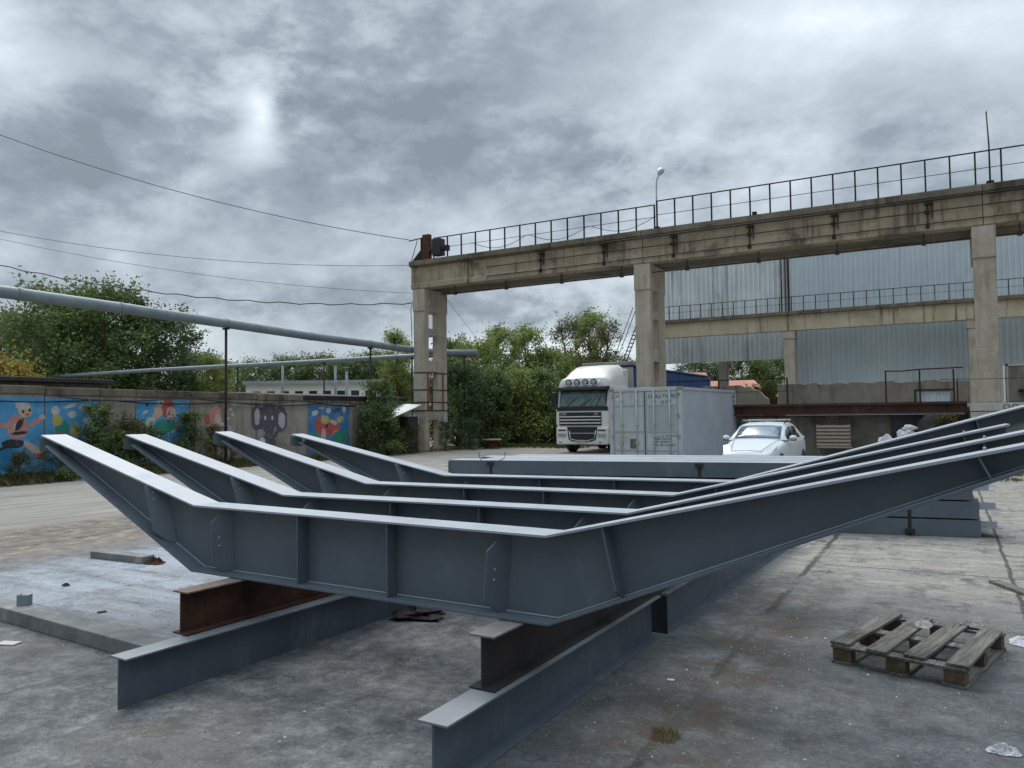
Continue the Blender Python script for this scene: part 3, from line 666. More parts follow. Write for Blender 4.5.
# railing
def railing(name, label, x0, x1, y, z, h, step, mat, group=None, r_=.027, flat=True):
    g = thing(name, label, 'railing', (x0,y,z), 0, group); ln = x1-x0
    MB().box(0,ln,-.02,.02,h-.04,h).build('top_rail', mat, g)
    MB().tube([(0,.025,h*.52),(ln,.025,h*.52)], .012, 6).build('middle_rail', mat, g)
    n = int(ln/step)
    for i in range(n+1):
        x = .03+i*(ln-.06)/n; MB().box(x-r_,x+r_,-r_,r_,0,h-.045).build('post', mat, g)
    return g
railing('railing','dark iron railing along the top of the near runway, left of the lamp', -21.3,-10.2, 30.12, ZB1, 1.08, .76, M['darkrust'], 'railings on the near runway')
railing('railing','dark iron railing along the top of the near runway, right of the lamp', -10.15,13.0, 30.12, ZB1, 1.22, .735, M['darkrust'], 'railings on the near runway')
# sagging cable along railing
b = MB(); pts = []
for i in range(60):
    x = -19.2+i*.153; pts.append((x,30.2, ZB1+.62-.42*abs(math.sin(i/59*math.pi*3.0))*1.0))
tag(b.tube(pts, .014, 5).build('cable', M['cable'], None), 'black cable looped loosely along the left runway railing', 'cable')
# lamp + mast
g = thing('runway_lamp','curved grey floodlight pole on top of the runway above the second column','lamp post',(-10.14,30.15,ZB1))
MB().tube([(0,0,0),(0,0,1.5),(.01,0,1.95),(.05,0,2.15),(.14,0,2.30)], .032, 8).build('pole', M['elbox'], g)
MB().box(-.10,.10,-.10,.10,0,.14).build('pole_foot', M['darkrust'], g)
b = MB(); b.lathe([(.02,0),(.07,.03),(.12,.12),(.135,.25),(.09,.33),(0,.36)], 16, 'z', (0,0,0)); lo = b.build('lamp_head', M['lamp'], g, loc=(.10,0,2.28)); lo.rotation_euler = (R(-20),R(28),0)
g = thing('lightning_rod','thin upright rod standing on the runway near the right edge','mast',(1.47,30.15,ZB1))
MB().tube([(0,0,0),(.0,0,1.4),(-.04,0,2.46)], .030, 8, r2=.02).build('rod', M['red_iron'], g)
MB().tube([(-.04,0,2.47),(-.04,0,2.58)], .032, 6).build('rod_tip', M['elbox'], g)
MB().box(-.11,.11,-.1,.1,0,.16).build('rod_foot', M['darkrust'], g)
g = thing('rail_anchor','small dark bollard on the runway ledge between lamp and rod','bollard',(-6.2,29.95,ZB1)); MB().box(-.08,.08,-.08,.08,0,.16).box(-.12,.12,-.12,.12,0,.03).build('anchor_body', M['darkrust'], g, .01)
# end stop
g = thing('buffer_stop','dark steel buffer stop with pulley block at the left end of the runway','buffer stop',(-21.75,30.2,ZB1))
MB().box(-.18,.22,-.12,.12,0,1.30).build('stop_post', M['red_iron'], g, .01)
MB().prism([(-.95,0),(-.18,0),(-.18,.75)], 'y', -.03, .03).build('gusset', M['darkrust'], g)
MB().box(.22,1.15,-.15,.15,.45,.62).box(.45,.95,-.22,.2,.2,1.0).box(1.1,1.3,-.1,.1,.38,.66).build('pulley_block', M['plastic'], g, .02)
MB().tube([(-1.05,0,1.12),(-.18,0,1.18)], .03, 6).tube([(-.95,0,.02),(-.55,0,1.1)], .018, 6).box(-.34,-.28,-.04,.04,.55,1.15).build('cable_arm', M['darkrust'], g)

# ================================================================== SECOND RUNWAY
gB = 'columns of the far crane runway'
for x, lb in ((-21.3,'far runway column at its left end behind the truck'),(-10.02,'far runway column standing between the hanging sheets and the blue-grey cladding'),(1.28,'far runway column just left of the near dock column'),(12.6,'far runway column beyond the right edge')):
    g = thing('runway_column', lb, 'column', (x if x>-20 else -20.6,57.1,0), 0, gB)
    MB().box(0,.72,0,.9,0,7.42).build('shaft', M['concrete_col'], g, .02)
    MB().box(-.06,.78,-.05,.95,6.9,7.44).build('column_head', M['concrete_col'], g, .02)
for x0, x1, lb in ((-20.9,-9.68,'far runway span with yellow stains above the hanging sheets'),(-9.65,1.62,'far runway span in the middle above the blue-grey cladding'),(1.65,13.4,'far runway span right of the dock column')):
    g = thing('runway_beam', lb, 'concrete beam', (x0,57.0,7.45), 0, 'spans of the far crane runway'); ln = x1-x0
    MB().box(0,ln,0,.6,0,1.10).build('girder_web', M['concrete_yel'], g, .015)
    MB().box(0,ln,-.2,1.6,1.102,1.36).build('walkway_slab', M['ledge'], g, .015)
railing('railing','thin dark railing along the far runway', -20.8,13.3, 57.0, 8.81, 1.05, .80, M['darkrust'])
tag(MB().box(0,.25,0,.4,0,.35).box(.3,.75,0,.4,.2,.9).box(.1,.5,.1,.3,.6,.8).build('red_winch', M['red'], None, .02, loc=(-20.2,56.9,8.82)), 'small red winch at the left end of the far runway', 'winch')
# stairs
g = thing('steel_stairs','steep dark steel stairs leading up to the far runway behind the second column','stairs',(-24.4,56.4,0))
for y in (0,.7):
    MB().cbox((1.95,y,4.6),(.06,.05,9.9),0,R(23)).build('stringer', M['darkrust'], g)
    MB().cbox((1.45,y,5.4),(.04,.04,9.9),0,R(23)).build('handrail', M['darkrust'], g)
b = MB()
for i in range(30):
    z = .3+i*.3; x = 1.95+(z-4.6)*math.tan(R(23)); b.box(x-.13,x+.13,.03,.67,z-.015,z+.015)
b.build('tread', M['darkrust'], g)

# ================================================================== WAREHOUSE
g = thing('warehouse','tall warehouse clad in pale blue-grey corrugated sheets behind the far runway','building',(-19.7,59.6,0))
def corr(x0, x1, z0, z1, pitch, depth, y=0):
    b = MB(); pts = []; x = x0; prof = [(0,0),(.45,0),(.55,1),(.9,1)]
    while x < x1:
        for a, d in prof:
            if x+a*pitch <= x1: pts.append((x+a*pitch, y-d*depth))
        x += pitch
    n = len(pts); vs = [(px,py,z0) for px,py in pts] + [(px,py,z1) for px,py in pts] + [(px,y+.06,z0) for px,py in pts] + [(px,y+.06,z1) for px,py in pts]
    fs = []
    for i in range(n-1): fs += [(i,i+1,n+i+1,n+i),(3*n+i,3*n+i+1,2*n+i+1,2*n+i),(n+i,n+i+1,3*n+i+1,3*n+i),(2*n+i,2*n+i+1,i+1,i)]
    fs += [(0,n,3*n,2*n),(n-1,3*n-1,4*n-1,2*n-1)]
    return b.add(vs, fs)
corr(0,9.6,5.65,16,.36,.15,.35).build('hanging_cladding', M['galv'], g)
corr(9.75,40,.0,16,.33,.075,0).build('wall_cladding', M['clad'], g)
MB().box(9.62,9.74,-.1,.45,0,16).build('corner_post', M['red_iron'], g)
MB().box(-.1,40,-.12,21,16.0,16.25).build('roof', M['felt'], g)
MB().box(0,40,20.4,20.6,8.5,15.99).box(-.05,.12,.5,20.4,8.5,15.99).build('rear_wall', M['galv'], g)
MB().box(3.35,4.0,4,4.6,0,15.9).build('inner_column', M['cream'], g)
b = MB(); b.tube([(9.2,-.15,8.9),(9.2,-.15,14.5)], .05, 6); b.tube([(9.5,-.2,8.9),(9.5,-.2,16)], .04, 6); b.build('drain_pipe', M['darkrust'], g)
b = MB(); b.tube([(22.3,-.1,9.2),(22.3,-.1,13.8)], .04, 6); b.build('drain_pipe', M['darkrust'], g)

# ================================================================== LOADING DOCK
g = thing('loading_dock','raised concrete loading dock with a brown steel edge behind the car','loading dock',(-10.3,29,0))
MB().box(0,10.82,.30,3.7,0,1.55).box(10.84,18,.32,3.7,0,1.80).build('dock_wall', M['concrete_dark'], g, .02)
MB().box(0,10.84,.0,4.0,1.92,1.96).build('deck', M['concrete_dark'], g)
b = MB(); b.box(.0,10.86,-.04,.30,1.965,1.99); b.box(0,10.86,.10,.14,1.62,1.963); b.box(0,10.86,-.02,.30,1.585,1.615); b.build('edge_beam', M['dockbeam'], g)
for x in (8.6,): MB().box(x,x+2.0,.16,.28,.6,1.56).build('recess', M['felt'], g)  # solid dark box standing in for a shaded opening
g2 = thing('slab_stack','two pale cream concrete slabs stacked at the right end of the dock','concrete slab',(.62,28.85,1.40))
MB().box(0,4.5,0,1.0,.26,.50).build('slab', M['cream'], g2, .012); MB().box(.01,4.5,.02,1.0,0,.24).build('slab', M['cream'], g2, .012)
MB().box(-.2,4.6,-.01,1.1,-1.39,-.01).build('slab_base', M['concrete_dark'], g2)
b = MB()
for i in range(7): b.lathe([(.065,0),(.095,0),(.095,-.006),(.065,-.006)], 16, 'y', (1.0+i*.24,-.002,.39))
b.build('hole_rim', M['ledge'], g2)
g = thing('parapet','low grey concrete parapet with crumbling top on the dock','parapet',(-6.06,33,1.96))
rr = random.Random(4); pts = [(0,0),(6.8,0),(6.8,.82)]
x = 6.6
while x > .1: pts.append((x,.86+rr.uniform(-.05,.05))); x -= .16
pts.append((0,.9)); MB().prism(pts,'y',0,.35).build('parapet_body', M['concrete_wall'], g, .01)
MB().box(-.02,.55,-.06,-.003,0,.88).build('parapet_post', M['concrete_wall'], g, .01)
g = thing('broken_wall','short broken concrete wall piece with a slanting end on the dock','wall',(-9.2,33,1.96))
pts = [(0,0),(2.75,0),(2.72,.30),(2.55,.42),(2.4,.62),(2.15,.70),(2.0,.84),(1.8,.80),(1.6,.90),(.9,.88),(0,.9)]
MB().prism(pts,'y',0,.3).build('wall_body', M['concrete_wall'], g, .01)
g = thing('guard_frame','dark welded pipe guard frame on the dock edge at right','guard rail',(-1.83,28.95,1.98))
for x in (0,1.02,2.0): MB().box(x,x+.05,-.025,.025,0,1.06).build('post', M['darkrust'], g)
MB().tube([(0,0,1.07),(.5,0,1.05),(1.05,0,1.09),(2.3,0,1.11)], .024, 6).build('top_rail', M['darkrust'], g)
MB().box(.88,2.05,.03,.10,.36,.43).box(.86,.93,.03,.10,0,.40).build('low_frame', M['plastic'], g)
g = thing('sheet_crate','pale blue corrugated sheet crate inside the low frame on the dock','crate',(-.86,29.1,1.98)); corr(0,.95,0,.33,.09,.02).build('sheet', M['clad'], g); MB().box(0,.95,.06,.6,0,.32).build('crate_body', M['clad'], g)
railing('railing','thin rusty hand railing on the dock above the container',-11.2,-5.6,32.6,1.97,1.12,2.2,M['darkrust'])
g = thing('cable_post','thin wire strung low in front of the right dock column','wire',(-.2,29.4,1.98)); MB().tube([(0,0,.75),(1.6,.05,.72),(3.6,.05,.74)], .010, 5).build('wire_run', M['cable'], g)
MB().box(.48,.52,-.02,.02,0,.75).build('post', M['darkrust'], g)
g = thing('grey_shed','stained grey concrete booth right of the dock column','booth',(1.80,31.2,1.96)); MB().box(0,3.6,0,1.5,0,1.28).build('booth_wall', M['concrete_wall'], g, .02)
MB().box(-.03,.03,-.03,1.5,0,1.30).box(-.03,3.6,-.03,-.005,1.22,1.30).build('booth_frame', M['cream'], g)
MB().lathe([(0,0),(.09,0),(.1,.3),(.05,.5),(.06,.95),(0,1.0)], 12, 'z', (.55,-.12,0)).box(.3,.85,-.18,-.05,.32,.42).build('valve', M['darkrust'], g)
g = thing('leaning_pallet','pale wooden pallet standing upright against the dock wall','pallet',(-4.03,28.72,.50))
for i in range(6): MB().box(0,1.10,0,.02,.02+i*.125,.10+i*.125).build('deck_board', M['wood_pale'], g, .002)
for x in (0,.5,1.0): MB().box(x,x+.1,.022,.11,0,.76).build('stringer', M['wood'], g)
g = thing('trestle','low wooden trestle under the upright pallet','trestle',(-4.0,28.62,0)); MB().box(0,1.1,.0,.30,.44,.49).build('trestle_top', M['wood_pale'], g)
for x in (.1,.92): MB().cbox((x,.15,.22),(.07,.25,.44),0,R(-14 if x<.5 else 14)).build('leg', M['wood'], g)
# junk heap
def lump(name, label, cat, mat, loc, r_, sc, seed, group=None, amp=.35):
    from mathutils import noise as mn
    b = MB(); nu, nv = 18, 12; vs = []
    for j_ in range(nv+1):
        ph = math.pi*j_/nv
        for i_ in range(nu):
            a = 2*math.pi*i_/nu; d = Vector((math.sin(ph)*math.cos(a), math.sin(ph)*math.sin(a), math.cos(ph)))
            q = r_*(1+amp*mn.noise(d*1.6+Vector((seed,0,0)))+amp*.5*mn.noise(d*4.5+Vector((seed,3,0))))
            vs.append((d.x*q*sc[0], d.y*q*sc[1], max(0,(d.z*q+r_*.8)*sc[2])))
    b.add(vs, [(j_*nu+i_,j_*nu+(i_+1)%nu,(j_+1)*nu+(i_+1)%nu,(j_+1)*nu+i_) for j_ in range(nv) for i_ in range(nu)])
    return tag(b.build(name, mat, None, loc=loc), label, cat, group)
lump('white_sack','torn white plastic sack, largest of the heap against the dock wall','sack',M['paper'],(-1.2,28.2,0),.36,(1.0,.7,1.75),2.1,'white sacks by the dock')
lump('white_sack','white plastic sack slumped at the left of the heap by the dock wall','sack',M['paper'],(-1.8,28.1,0),.30,(1.0,.8,1.7),5.3,'white sacks by the dock')
lump('white_sack','small white plastic sack lying on top of the heap by the dock wall','sack',M['paper'],(-1.1,28.25,1.05),.13,(1.6,.9,.8),8.3,'white sacks by the dock')
lump('dark_boulder','dark grey boulder-like heap in the dock recess','boulder',M['felt'],(-.5,28.5,0),.55,(1.0,.55,1.5),3.7)
lump('dark_boulder','brownish smaller heap between the dark boulder and the cream slabs','boulder',M['rust'],(.1,28.5,0),.5,(.8,.5,1.5),6.9)
lump('rag','black rag crumpled on the ground between the two bearer stacks','rag',M['darkrag'],(-3.97,5.38,.004),.13,(1.5,.9,.34),11.7, None, 1.3)
# ================================================================== CONTAINER
CA = R(-2.3)
g = thing('shipping_container','pale grey-blue shipping container with closed doors facing the yard','shipping container',(-9.6,23.4,0),CA)
W_, H_, LN = 2.44, 2.54, 6.06
for x in (0,W_-.12): 
    MB().box(x,x+.12,0,.12,0,H_).build('corner_post', M['cont'], g, .01); MB().box(x,x+.12,LN-.12,LN,0,H_).build('corner_post', M['cont'], g, .01)
MB().box(.12,W_-.12,.0,.10,H_-.12,H_).build('door_header', M['cont'], g, .008)
MB().box(.12,W_-.12,0,.10,0,.14).build('door_sill', M['cont'], g, .008)
def corr_y(x, y0, y1, z0, z1, pitch, depth, sgn):
    b = MB(); pts = []; y = y0
    while y < y1:
        for a, d in ((0,0),(.26,0),(.5,1),(.76,1)):
            if y+a*pitch <= y1: pts.append((x-sgn*d*depth, y+a*pitch))
        y += pitch
    n = len(pts); vs = [(px,py,z0) for px,py in pts]+[(px,py,z1) for px,py in pts]+[(x-sgn*.06,py,z0) for px,py in pts]+[(x-sgn*.06,py,z1) for px,py in pts]
    fs = []
    for i in range(n-1): fs += [(i,i+1,n+i+1,n+i),(2*n+i,3*n+i,3*n+i+1,2*n+i+1)]
    return b.add(vs, fs)
corr_y(W_-.012,.12,LN-.12,.16,H_-.10,.28,.03,1).build('side_wall', M['cont_side'], g)
corr_y(.012,.12,LN-.12,.16,H_-.10,.28,.03,-1).build('side_wall', M['cont_side'], g)
MB().box(.07,W_-.07,LN-.06,LN-.02,.1,H_-.05).build('rear_wall', M['cont_side'], g)
MB().box(.02,W_-.02,.12,LN-.12,H_-.035,H_-.01).build('roof', M['cont'], g)
b = MB()
for x in (W_-.06,.0): b.box(x,x+.06,.12,LN-.12,H_-.10,H_-.012); b.box(x,x+.06,.12,LN-.12,0,.16)
b.build('side_rail', M['cont_side'], g, .006)
b = MB()
for x in (-.006,W_-.174):
    for y in (-.006,LN-.174):
        for z in (-.002,H_-.115): b.box(x,x+.18,y,y+.18,z,z+.118)
b.build('corner_casting', M['cont_rust'], g, .012)
for i, x0 in enumerate((.125, W_/2+.01)):
    x1 = x0 + W_/2-.135
    d = MB().box(x0,x1,.02,.055,.15,H_-.13).build('door', M['cont'], g, .004)
    b = MB()
    for z in (.52,1.12,1.95): b.box(x0+.06,x1-.06,.004,.0185,z,z+.035)
    for x in (x0+.01,x1-.05): b.box(x,x+.04,.006,.0185,.17,H_-.15)
    b.build('door_rib', M['cont_patch'], d)
    for x in (x0+.30,x0+.82):
        r1 = MB().tube([(x,-.02,.10),(x,-.02,H_-.06)], .018, 8).build('lock_rod', M['cont'], d)
        b = MB()
        for z in (.2,.75,1.35,2.1,H_-.14): b.box(x-.05,x+.05,-.035,.019,z,z+.06)
        b.build('rod_bracket', M['cont_patch'], d)
    MB().box(x0+.28,x0+.62,-.05,-.04,1.0,1.03).build('handle', M['cont'], d)
    for z in (.35,.95,1.6,2.25): MB().box((x0-.06 if i==0 else x1-.02),(x0+.02 if i==0 else x1+.06),-.03,.018,z,z+.09).build('hinge', M['cont_rust' if i else 'cont_patch'], d)
    if i == 1:
        MB().box(x0+.10,x1-.10,.0145,.0165,1.18,1.93).build('repaint_patch', M['cont_patch'], d)
        lettering('CGAU 718 952', .155, M['ink'], d, (x0+.10,.012,2.20), (R(90),0,0))
        lettering('22 G1', .12, M['ink'], d, (x0+.52,.012,2.03), (R(90),0,0))
        for k, t in enumerate(('MAX. GR.  30.480 KGS','TARE  2.230 KGS','NET  28.250 KGS','CU. CAP. 33.2 CU.M.')):
            lettering(t, .078, M['ink'], d, (x0+.30,.012,.98-k*.095), (R(90),0,0))
    else:
        MB().lathe([(0,0),(.10,0),(.10,-.003)], 20, 'y', (x0+.18,.018,2.22)).build('round_sticker', M['m_white'], d)
        MB().box(x0+.58,x0+.80,.010,.016,.60,.90).build('data_plate', M['ledge'], d)
MB().box(W_/2-.012,W_/2+.009,.012,.05,.15,H_-.13).build('door_gasket', M['black'], g)
lettering('CGAU', .14, M['ink'], g, (W_+.001,LN-.55,2.25), (R(90),0,R(90)))
lettering('718', .14, M['ink'], g, (W_+.001,LN-.48,2.07), (R(90),0,R(90)))

# ================================================================== TRUCK
g = thing('truck','white cab-over truck with closed grille parked beside the container','truck',(-15.25,31.0,0))
TW = 2.5
# cab body: profile in (y,z) extruded in x with bevel
cab = [(.0,.62),(.0,1.05),(-.02,1.9),(.06,2.05),(.24,2.86),(.34,2.98),(2.2,2.98),(2.2,.95),(1.9,.95),(1.75,1.2),(1.0,1.2),(.85,.62)]
MB().prism(cab,'x',0,TW).build('cab', M['white_paint'], g, .07)
# high roof fairing
b = MB(); rows = []
secs = [(.16,2.95,.0,.10),(.20,3.26,.0,.10),(.30,3.34,.04,.12),(.62,3.42,.10,.18),(.85,3.62,.26,.20),(1.25,3.84,.36,.22),(1.7,3.92,.42,.24),(2.35,3.97,.44,.26)]
vs = []
for y, ztop, inset, rad in secs:
    ii = .04
    h0 = 2.93
    prof = [(ii,h0),(ii+.02,h0+(ztop-h0)*.45),(ii+.10+inset*.25,h0+(ztop-h0)*.85),(ii+.28+inset*.3,ztop),(TW/2,ztop+.02),(TW-ii-.28-inset*.3,ztop),(TW-ii-.10-inset*.25,h0+(ztop-h0)*.85),(TW-ii-.02,h0+(ztop-h0)*.45),(TW-ii,h0)]
    vs += [(px,y,pz) for px,pz in prof]
k = 9; n = len(secs)
fs = [(i*k+j,i*k+j+1,(i+1)*k+j+1,(i+1)*k+j) for i in range(n-1) for j in range(k-1)] + [tuple(range(k-1,-1,-1)), tuple((n-1)*k+j for j in range(k))]
b.add(vs, fs, True); b.build('roof_fairing', M['white_paint'], g)
MB().box(.02,TW-.02,2.2,2.42,1.2,3.75).build('side_fairing', M['white_paint'], g, .04)
MB().prism([(.02,2.08),(.02+.19,2.76),(.17+.03,2.76),(.0,2.08)], 'x', .12, TW-.12).build('windscreen_seal', M['plastic'], g)
b = MB(); b.add([(.16,.025,2.06),(TW-.16,.025,2.06),(TW-.20,.195,2.72),(.20,.195,2.72),(.16,.08,2.06),(TW-.16,.08,2.06),(TW-.20,.24,2.72),(.20,.24,2.72)],[(0,1,2,3),(4,7,6,5),(0,4,5,1),(1,5,6,2),(2,6,7,3),(3,7,4,0)])
for v in range(len(b.v)): b.v[v] = (b.v[v][0], b.v[v][1]-.03, b.v[v][2])
ws = b.build('windscreen', M['windscreen'], g)
b = MB(); b.tube([(.5,-.02,2.07),(.95,.06,2.42)], .012, 5); b.tube([(1.2,-.02,2.07),(1.65,.06,2.40)], .012, 5); b.tube([(1.9,-.02,2.07),(2.1,.09,2.5)], .012, 5); b.build('wiper', M['black'], g)
MB().prism([(-.14,2.78),(.20,2.74),(.28,2.94),(-.10,2.92)],'x',.05,TW-.05).build('sun_visor', M['plastic'], g, .02)
MB().box(.02,TW-.02,-.035,-.022,1.86,2.04).build('scuttle_panel', M['plastic'], g)
b = MB()
for i, x in enumerate((.55,.95,1.35,1.75)):
    b2 = MB(); b2.lathe([(.105,-.03),(.14,-.025),(.145,.0),(.13,.06),(.06,.12),(0,.13)], 20, 'y', (x,.12,3.13)); l_ = b2.build('roof_spotlight', M['plastic'], g)
    MB().lathe([(0,-.022),(.105,-.018)], 18, 'y', (x,.12,3.13)).build('lens', M['dark_glass' if False else 'lamp'], l_)
MB().tube([(.30,.1,3.24),(.34,.08,2.99),(2.0,.08,2.99),(2.06,.1,3.24)], .022, 6).build('lamp_bar', M['chrome'], g)
# grille
gr = MB().box(.14,TW-.34,-.045,-.021,1.22,1.80).build('grille', M['plastic'], g)
b = MB()
for z in (1.30,1.44,1.58): b.box(.16,TW-.36,-.062,-.046,z,z+.045)
b.build('grille_slat', M['white_paint'], gr, .006)
lettering('DAF', .17, M['m_white'], gr, (.20,-.048,1.665), (R(90),0,0))
lettering('XF', .16, M['m_white'], gr, (1.82,-.048,1.67), (R(90),0,0))
bp = MB().box(.0,TW,-.10,.25,.38,1.14).build('bumper', M['white_paint'], g, .05)
MB().prism([(.55,1.16),(.62,.60),(.85,.52),(1.70,.52),(1.92,.60),(2.0,1.16)],'y',-.125,-.099).build('lower_grille', M['plastic'], bp, .01)
b = MB(); b.box(.70,1.85,-.14,-.126,.86,.90); b.tube([(.66,-.135,1.0),(.72,-.135,.62),(1.0,-.135,.56),(1.6,-.135,.56),(1.86,-.135,.64),(1.93,-.135,1.0)], .022, 6); b.build('chrome_trim', M['chrome'], bp)
for x in (.10,TW-.50):
    h_ = MB().box(x,x+.40,-.125,-.101,.72,.88).build('headlight', M['lamp'], bp, .01)
    MB().box(x+.02,x+.38,-.115,-.101,.98,1.04).build('step_slot', M['plastic'], bp)
    MB().lathe([(0,-.13),(.06,-.126),(.06,-.10)], 14, 'y', (x+.12,0,.52)).build('fog_light', M['lamp'], bp)
MB().box(.95,1.47,-.132,-.1265,.42,.53).build('number_plate', M['m_white'], bp)
for x, s in ((-.28,-1),(TW+.02,1)):
    mi = MB().box(x,x+.26,.02,.20,2.02,2.72).build('mirror', M['plastic'], g, .04)
    MB().tube([(x+.13,.1,2.75),(x+.13-s*.25,.15,2.9)], .02, 6).tube([(x+.13,.1,2.0),(x+.13-s*.25,.15,1.92)], .02, 6).build('mirror_arm', M['plastic'], mi)
MB().box(-.05,.0,.05,.5,1.25,1.95).box(-.02,0,.1,.5,.6,1.2).build('wind_deflector', M['white_paint'], g, .015)
dr = MB().box(TW+.001,TW+.012,.55,1.6,1.1,2.75).build('door', M['white_paint'], g, .004)
MB().box(TW+.0125,TW+.016,.62,1.45,2.05,2.68).build('side_window', M['side_glass'], dr)
def wheel(parent, x, y, r_=.52, w=.34):
    wh = MB().lathe([(r_*.58,0),(r_*.9,0),(r_,w*.15),(r_,w*.85),(r_*.9,w),(r_*.58,w),(r_*.58,0)], 28, 'x', (x,y,r_)).build('tyre', M['black'], parent)
    MB().lathe([(0,w*.3),(r_*.25,w*.25),(r_*.55,w*.1),(r_*.6,w*.5),(r_*.55,w*.9),(0,w*.7)], 20, 'x', (x,y,r_)).build('rim', M['elbox'], wh)
for x in (.06,TW-.40): wheel(g, x, 1.15)
for x in (.06,TW-.40): wheel(g, x, 4.6)
MB().box(.75,1.0,.9,5.6,.75,1.0).box(1.5,1.75,.9,5.6,.75,1.0).build('chassis', M['plastic'], g)
MB().box(.05,.6,2.4,3.7,.45,1.0).box(1.9,2.45,2.4,3.7,.45,1.0).build('fuel_tank', M['chrome'], g, .06)
# trailer
g = thing('trailer','long blue curtain trailer coupled behind the white cab','trailer',(-15.25,33.95,0))
MB().box(0,2.52,0,.08,1.15,3.88).build('front_frame', M['elbox'], g, .01)
for x in (0,2.40): MB().box(x,x+.12,13.5,13.6,1.15,3.87).build('rear_post', M['elbox'], g, .01)
b = MB(); pts = []
n = 68
for i in range(n+1):
    y = .09+i*13.4/n; pts.append((2.50+.018*math.sin(i*2.1)+.008*math.sin(i*5.3), y))
vs = [(x,y,1.2) for x,y in pts]+[(x,y,3.84) for x,y in pts]; vs += [(x-.03,y,z) for x,y,z in vs]
k = n+1; fs = [(i,i+1,k+i+1,k+i) for i in range(n)]+[(2*k+i,3*k+i,3*k+i+1,2*k+i+1) for i in range(n)]
MB().add(vs,fs,True).build('side_curtain', M['blue_tarp'], g)
b = MB(); b.add([(2.52-x,y,z) for x,y,z in vs], fs, True); b.build('side_curtain', M['blue_tarp'], g)
MB().box(.1,2.42,.081,.11,1.2,3.84).build('front_panel', M['blue_tarp'], g)
MB().box(.1,2.42,13.5,13.58,1.2,3.84).build('rear_door', M['blue_tarp'], g)
MB().box(-.02,2.54,-.05,13.62,3.88,3.98).build('roof', M['blue_tarp'], g, .02)
MB().box(-.03,2.55,-.10,.35,3.985,4.16).build('roof_edge', M['tarp_edge'], g, .03)
MB().box(0,2.52,.1,13.5,1.0,1.18).build('floor', M['plastic'], g)
for y in (8.2,9.5,10.8):
    for x in (.02,2.16): wheel(g, x, y, .5, .36)

# ================================================================== CAR
g = thing('parked_car','white hatchback with roof rack parked in front of the dock','car',(-4.72,20.9,0),R(-1)); g.scale = (1,1,.97)
# body cross sections along y (0 front .. 4.4 rear): (y, half width, z_low, z_belt, z_top(hood/roof at centre), roof half width)
def car_body():
    b = MB(); S = []
    #  y,   hw,  zlow, zside(shoulder), ztop
    D = [(0.0,.50,.30,.52,.56),(.06,.62,.22,.60,.66),(.25,.70,.20,.68,.76),(.6,.76,.20,.76,.84),(1.0,.80,.20,.84,.92),(1.30,.82,.20,.90,.985),
         (1.45,.83,.20,.93,1.0),(2.2,.868,.20,.95,1.0),(3.0,.868,.20,.97,1.01),(3.7,.85,.22,.98,1.03),(4.1,.83,.26,.98,1.05),(4.30,.78,.32,.92,1.0),(4.38,.68,.40,.80,.86)]
    for y, hw, zl, zs, zt_ in D:
        h = zs-zl
        S.append([(-hw*.93,y,zl),(-hw,y,zl+h*.25),(-hw*1.0,y,zl+h*.7),(-hw*.965,y,zs),(-hw*.80,y,zs+(zt_-zs)*.7),(-hw*.4,y,zt_-.004),(0,y,zt_),(hw*.4,y,zt_-.004),(hw*.80,y,zs+(zt_-zs)*.7),(hw*.965,y,zs),(hw,y,zl+h*.7),(hw,y,zl+h*.25),(hw*.93,y,zl)])
    k = 13; vs = [p for r_ in S for p in r_]
    fs = [(i*k+j,i*k+(j+1)%k,(i+1)*k+(j+1)%k,(i+1)*k+j) for i in range(len(S)-1) for j in range(k)] + [tuple(range(k)), tuple((len(S)-1)*k+j for j in range(k-1,-1,-1))]
    b.add(vs, fs, True); return b
o = car_body().build('body', M['car_paint'], g); sd = o.modifiers.new('s','SUBSURF'); sd.levels = 2; sd.render_levels = 2
# cabin (greenhouse): sections along y with roof
GH = [(1.32,.70,.985,.02),(1.72,.665,1.22,.05),(2.02,.62,1.375,.06),(2.25,.605,1.425,.06),(2.7,.61,1.455,.06),(3.2,.60,1.44,.06),(3.7,.575,1.36,.06),(4.05,.56,1.20,.05),(4.25,.58,1.02,.02)]
def gh(y, t):
    for a, b_ in zip(GH, GH[1:]):
        if a[0] <= y <= b_[0]:
            k = (y-a[0])/(b_[0]-a[0]); return a[t]+(b_[t]-a[t])*k
k = 7; vs = []
for y, hw, z, r_ in GH:
    zb = .955
    bw = .79
    vs += [(-bw,y,zb),(-(bw+(hw-bw)*.96),y,zb+(z-zb)*.92),(-hw*.86,y,z-.004),(0,y,z+.018),(hw*.86,y,z-.004),((bw+(hw-bw)*.96),y,zb+(z-zb)*.92),(bw,y,zb)]
n = len(GH)
b = MB().add(vs, [(i*k+j,i*k+j+1,(i+1)*k+j+1,(i+1)*k+j) for i in range(n-1) for j in range(k-1)]+[tuple(range(k-1,-1,-1)), tuple((n-1)*k+j for j in range(k))], True)
b.build('roof', M['car_paint'], g)
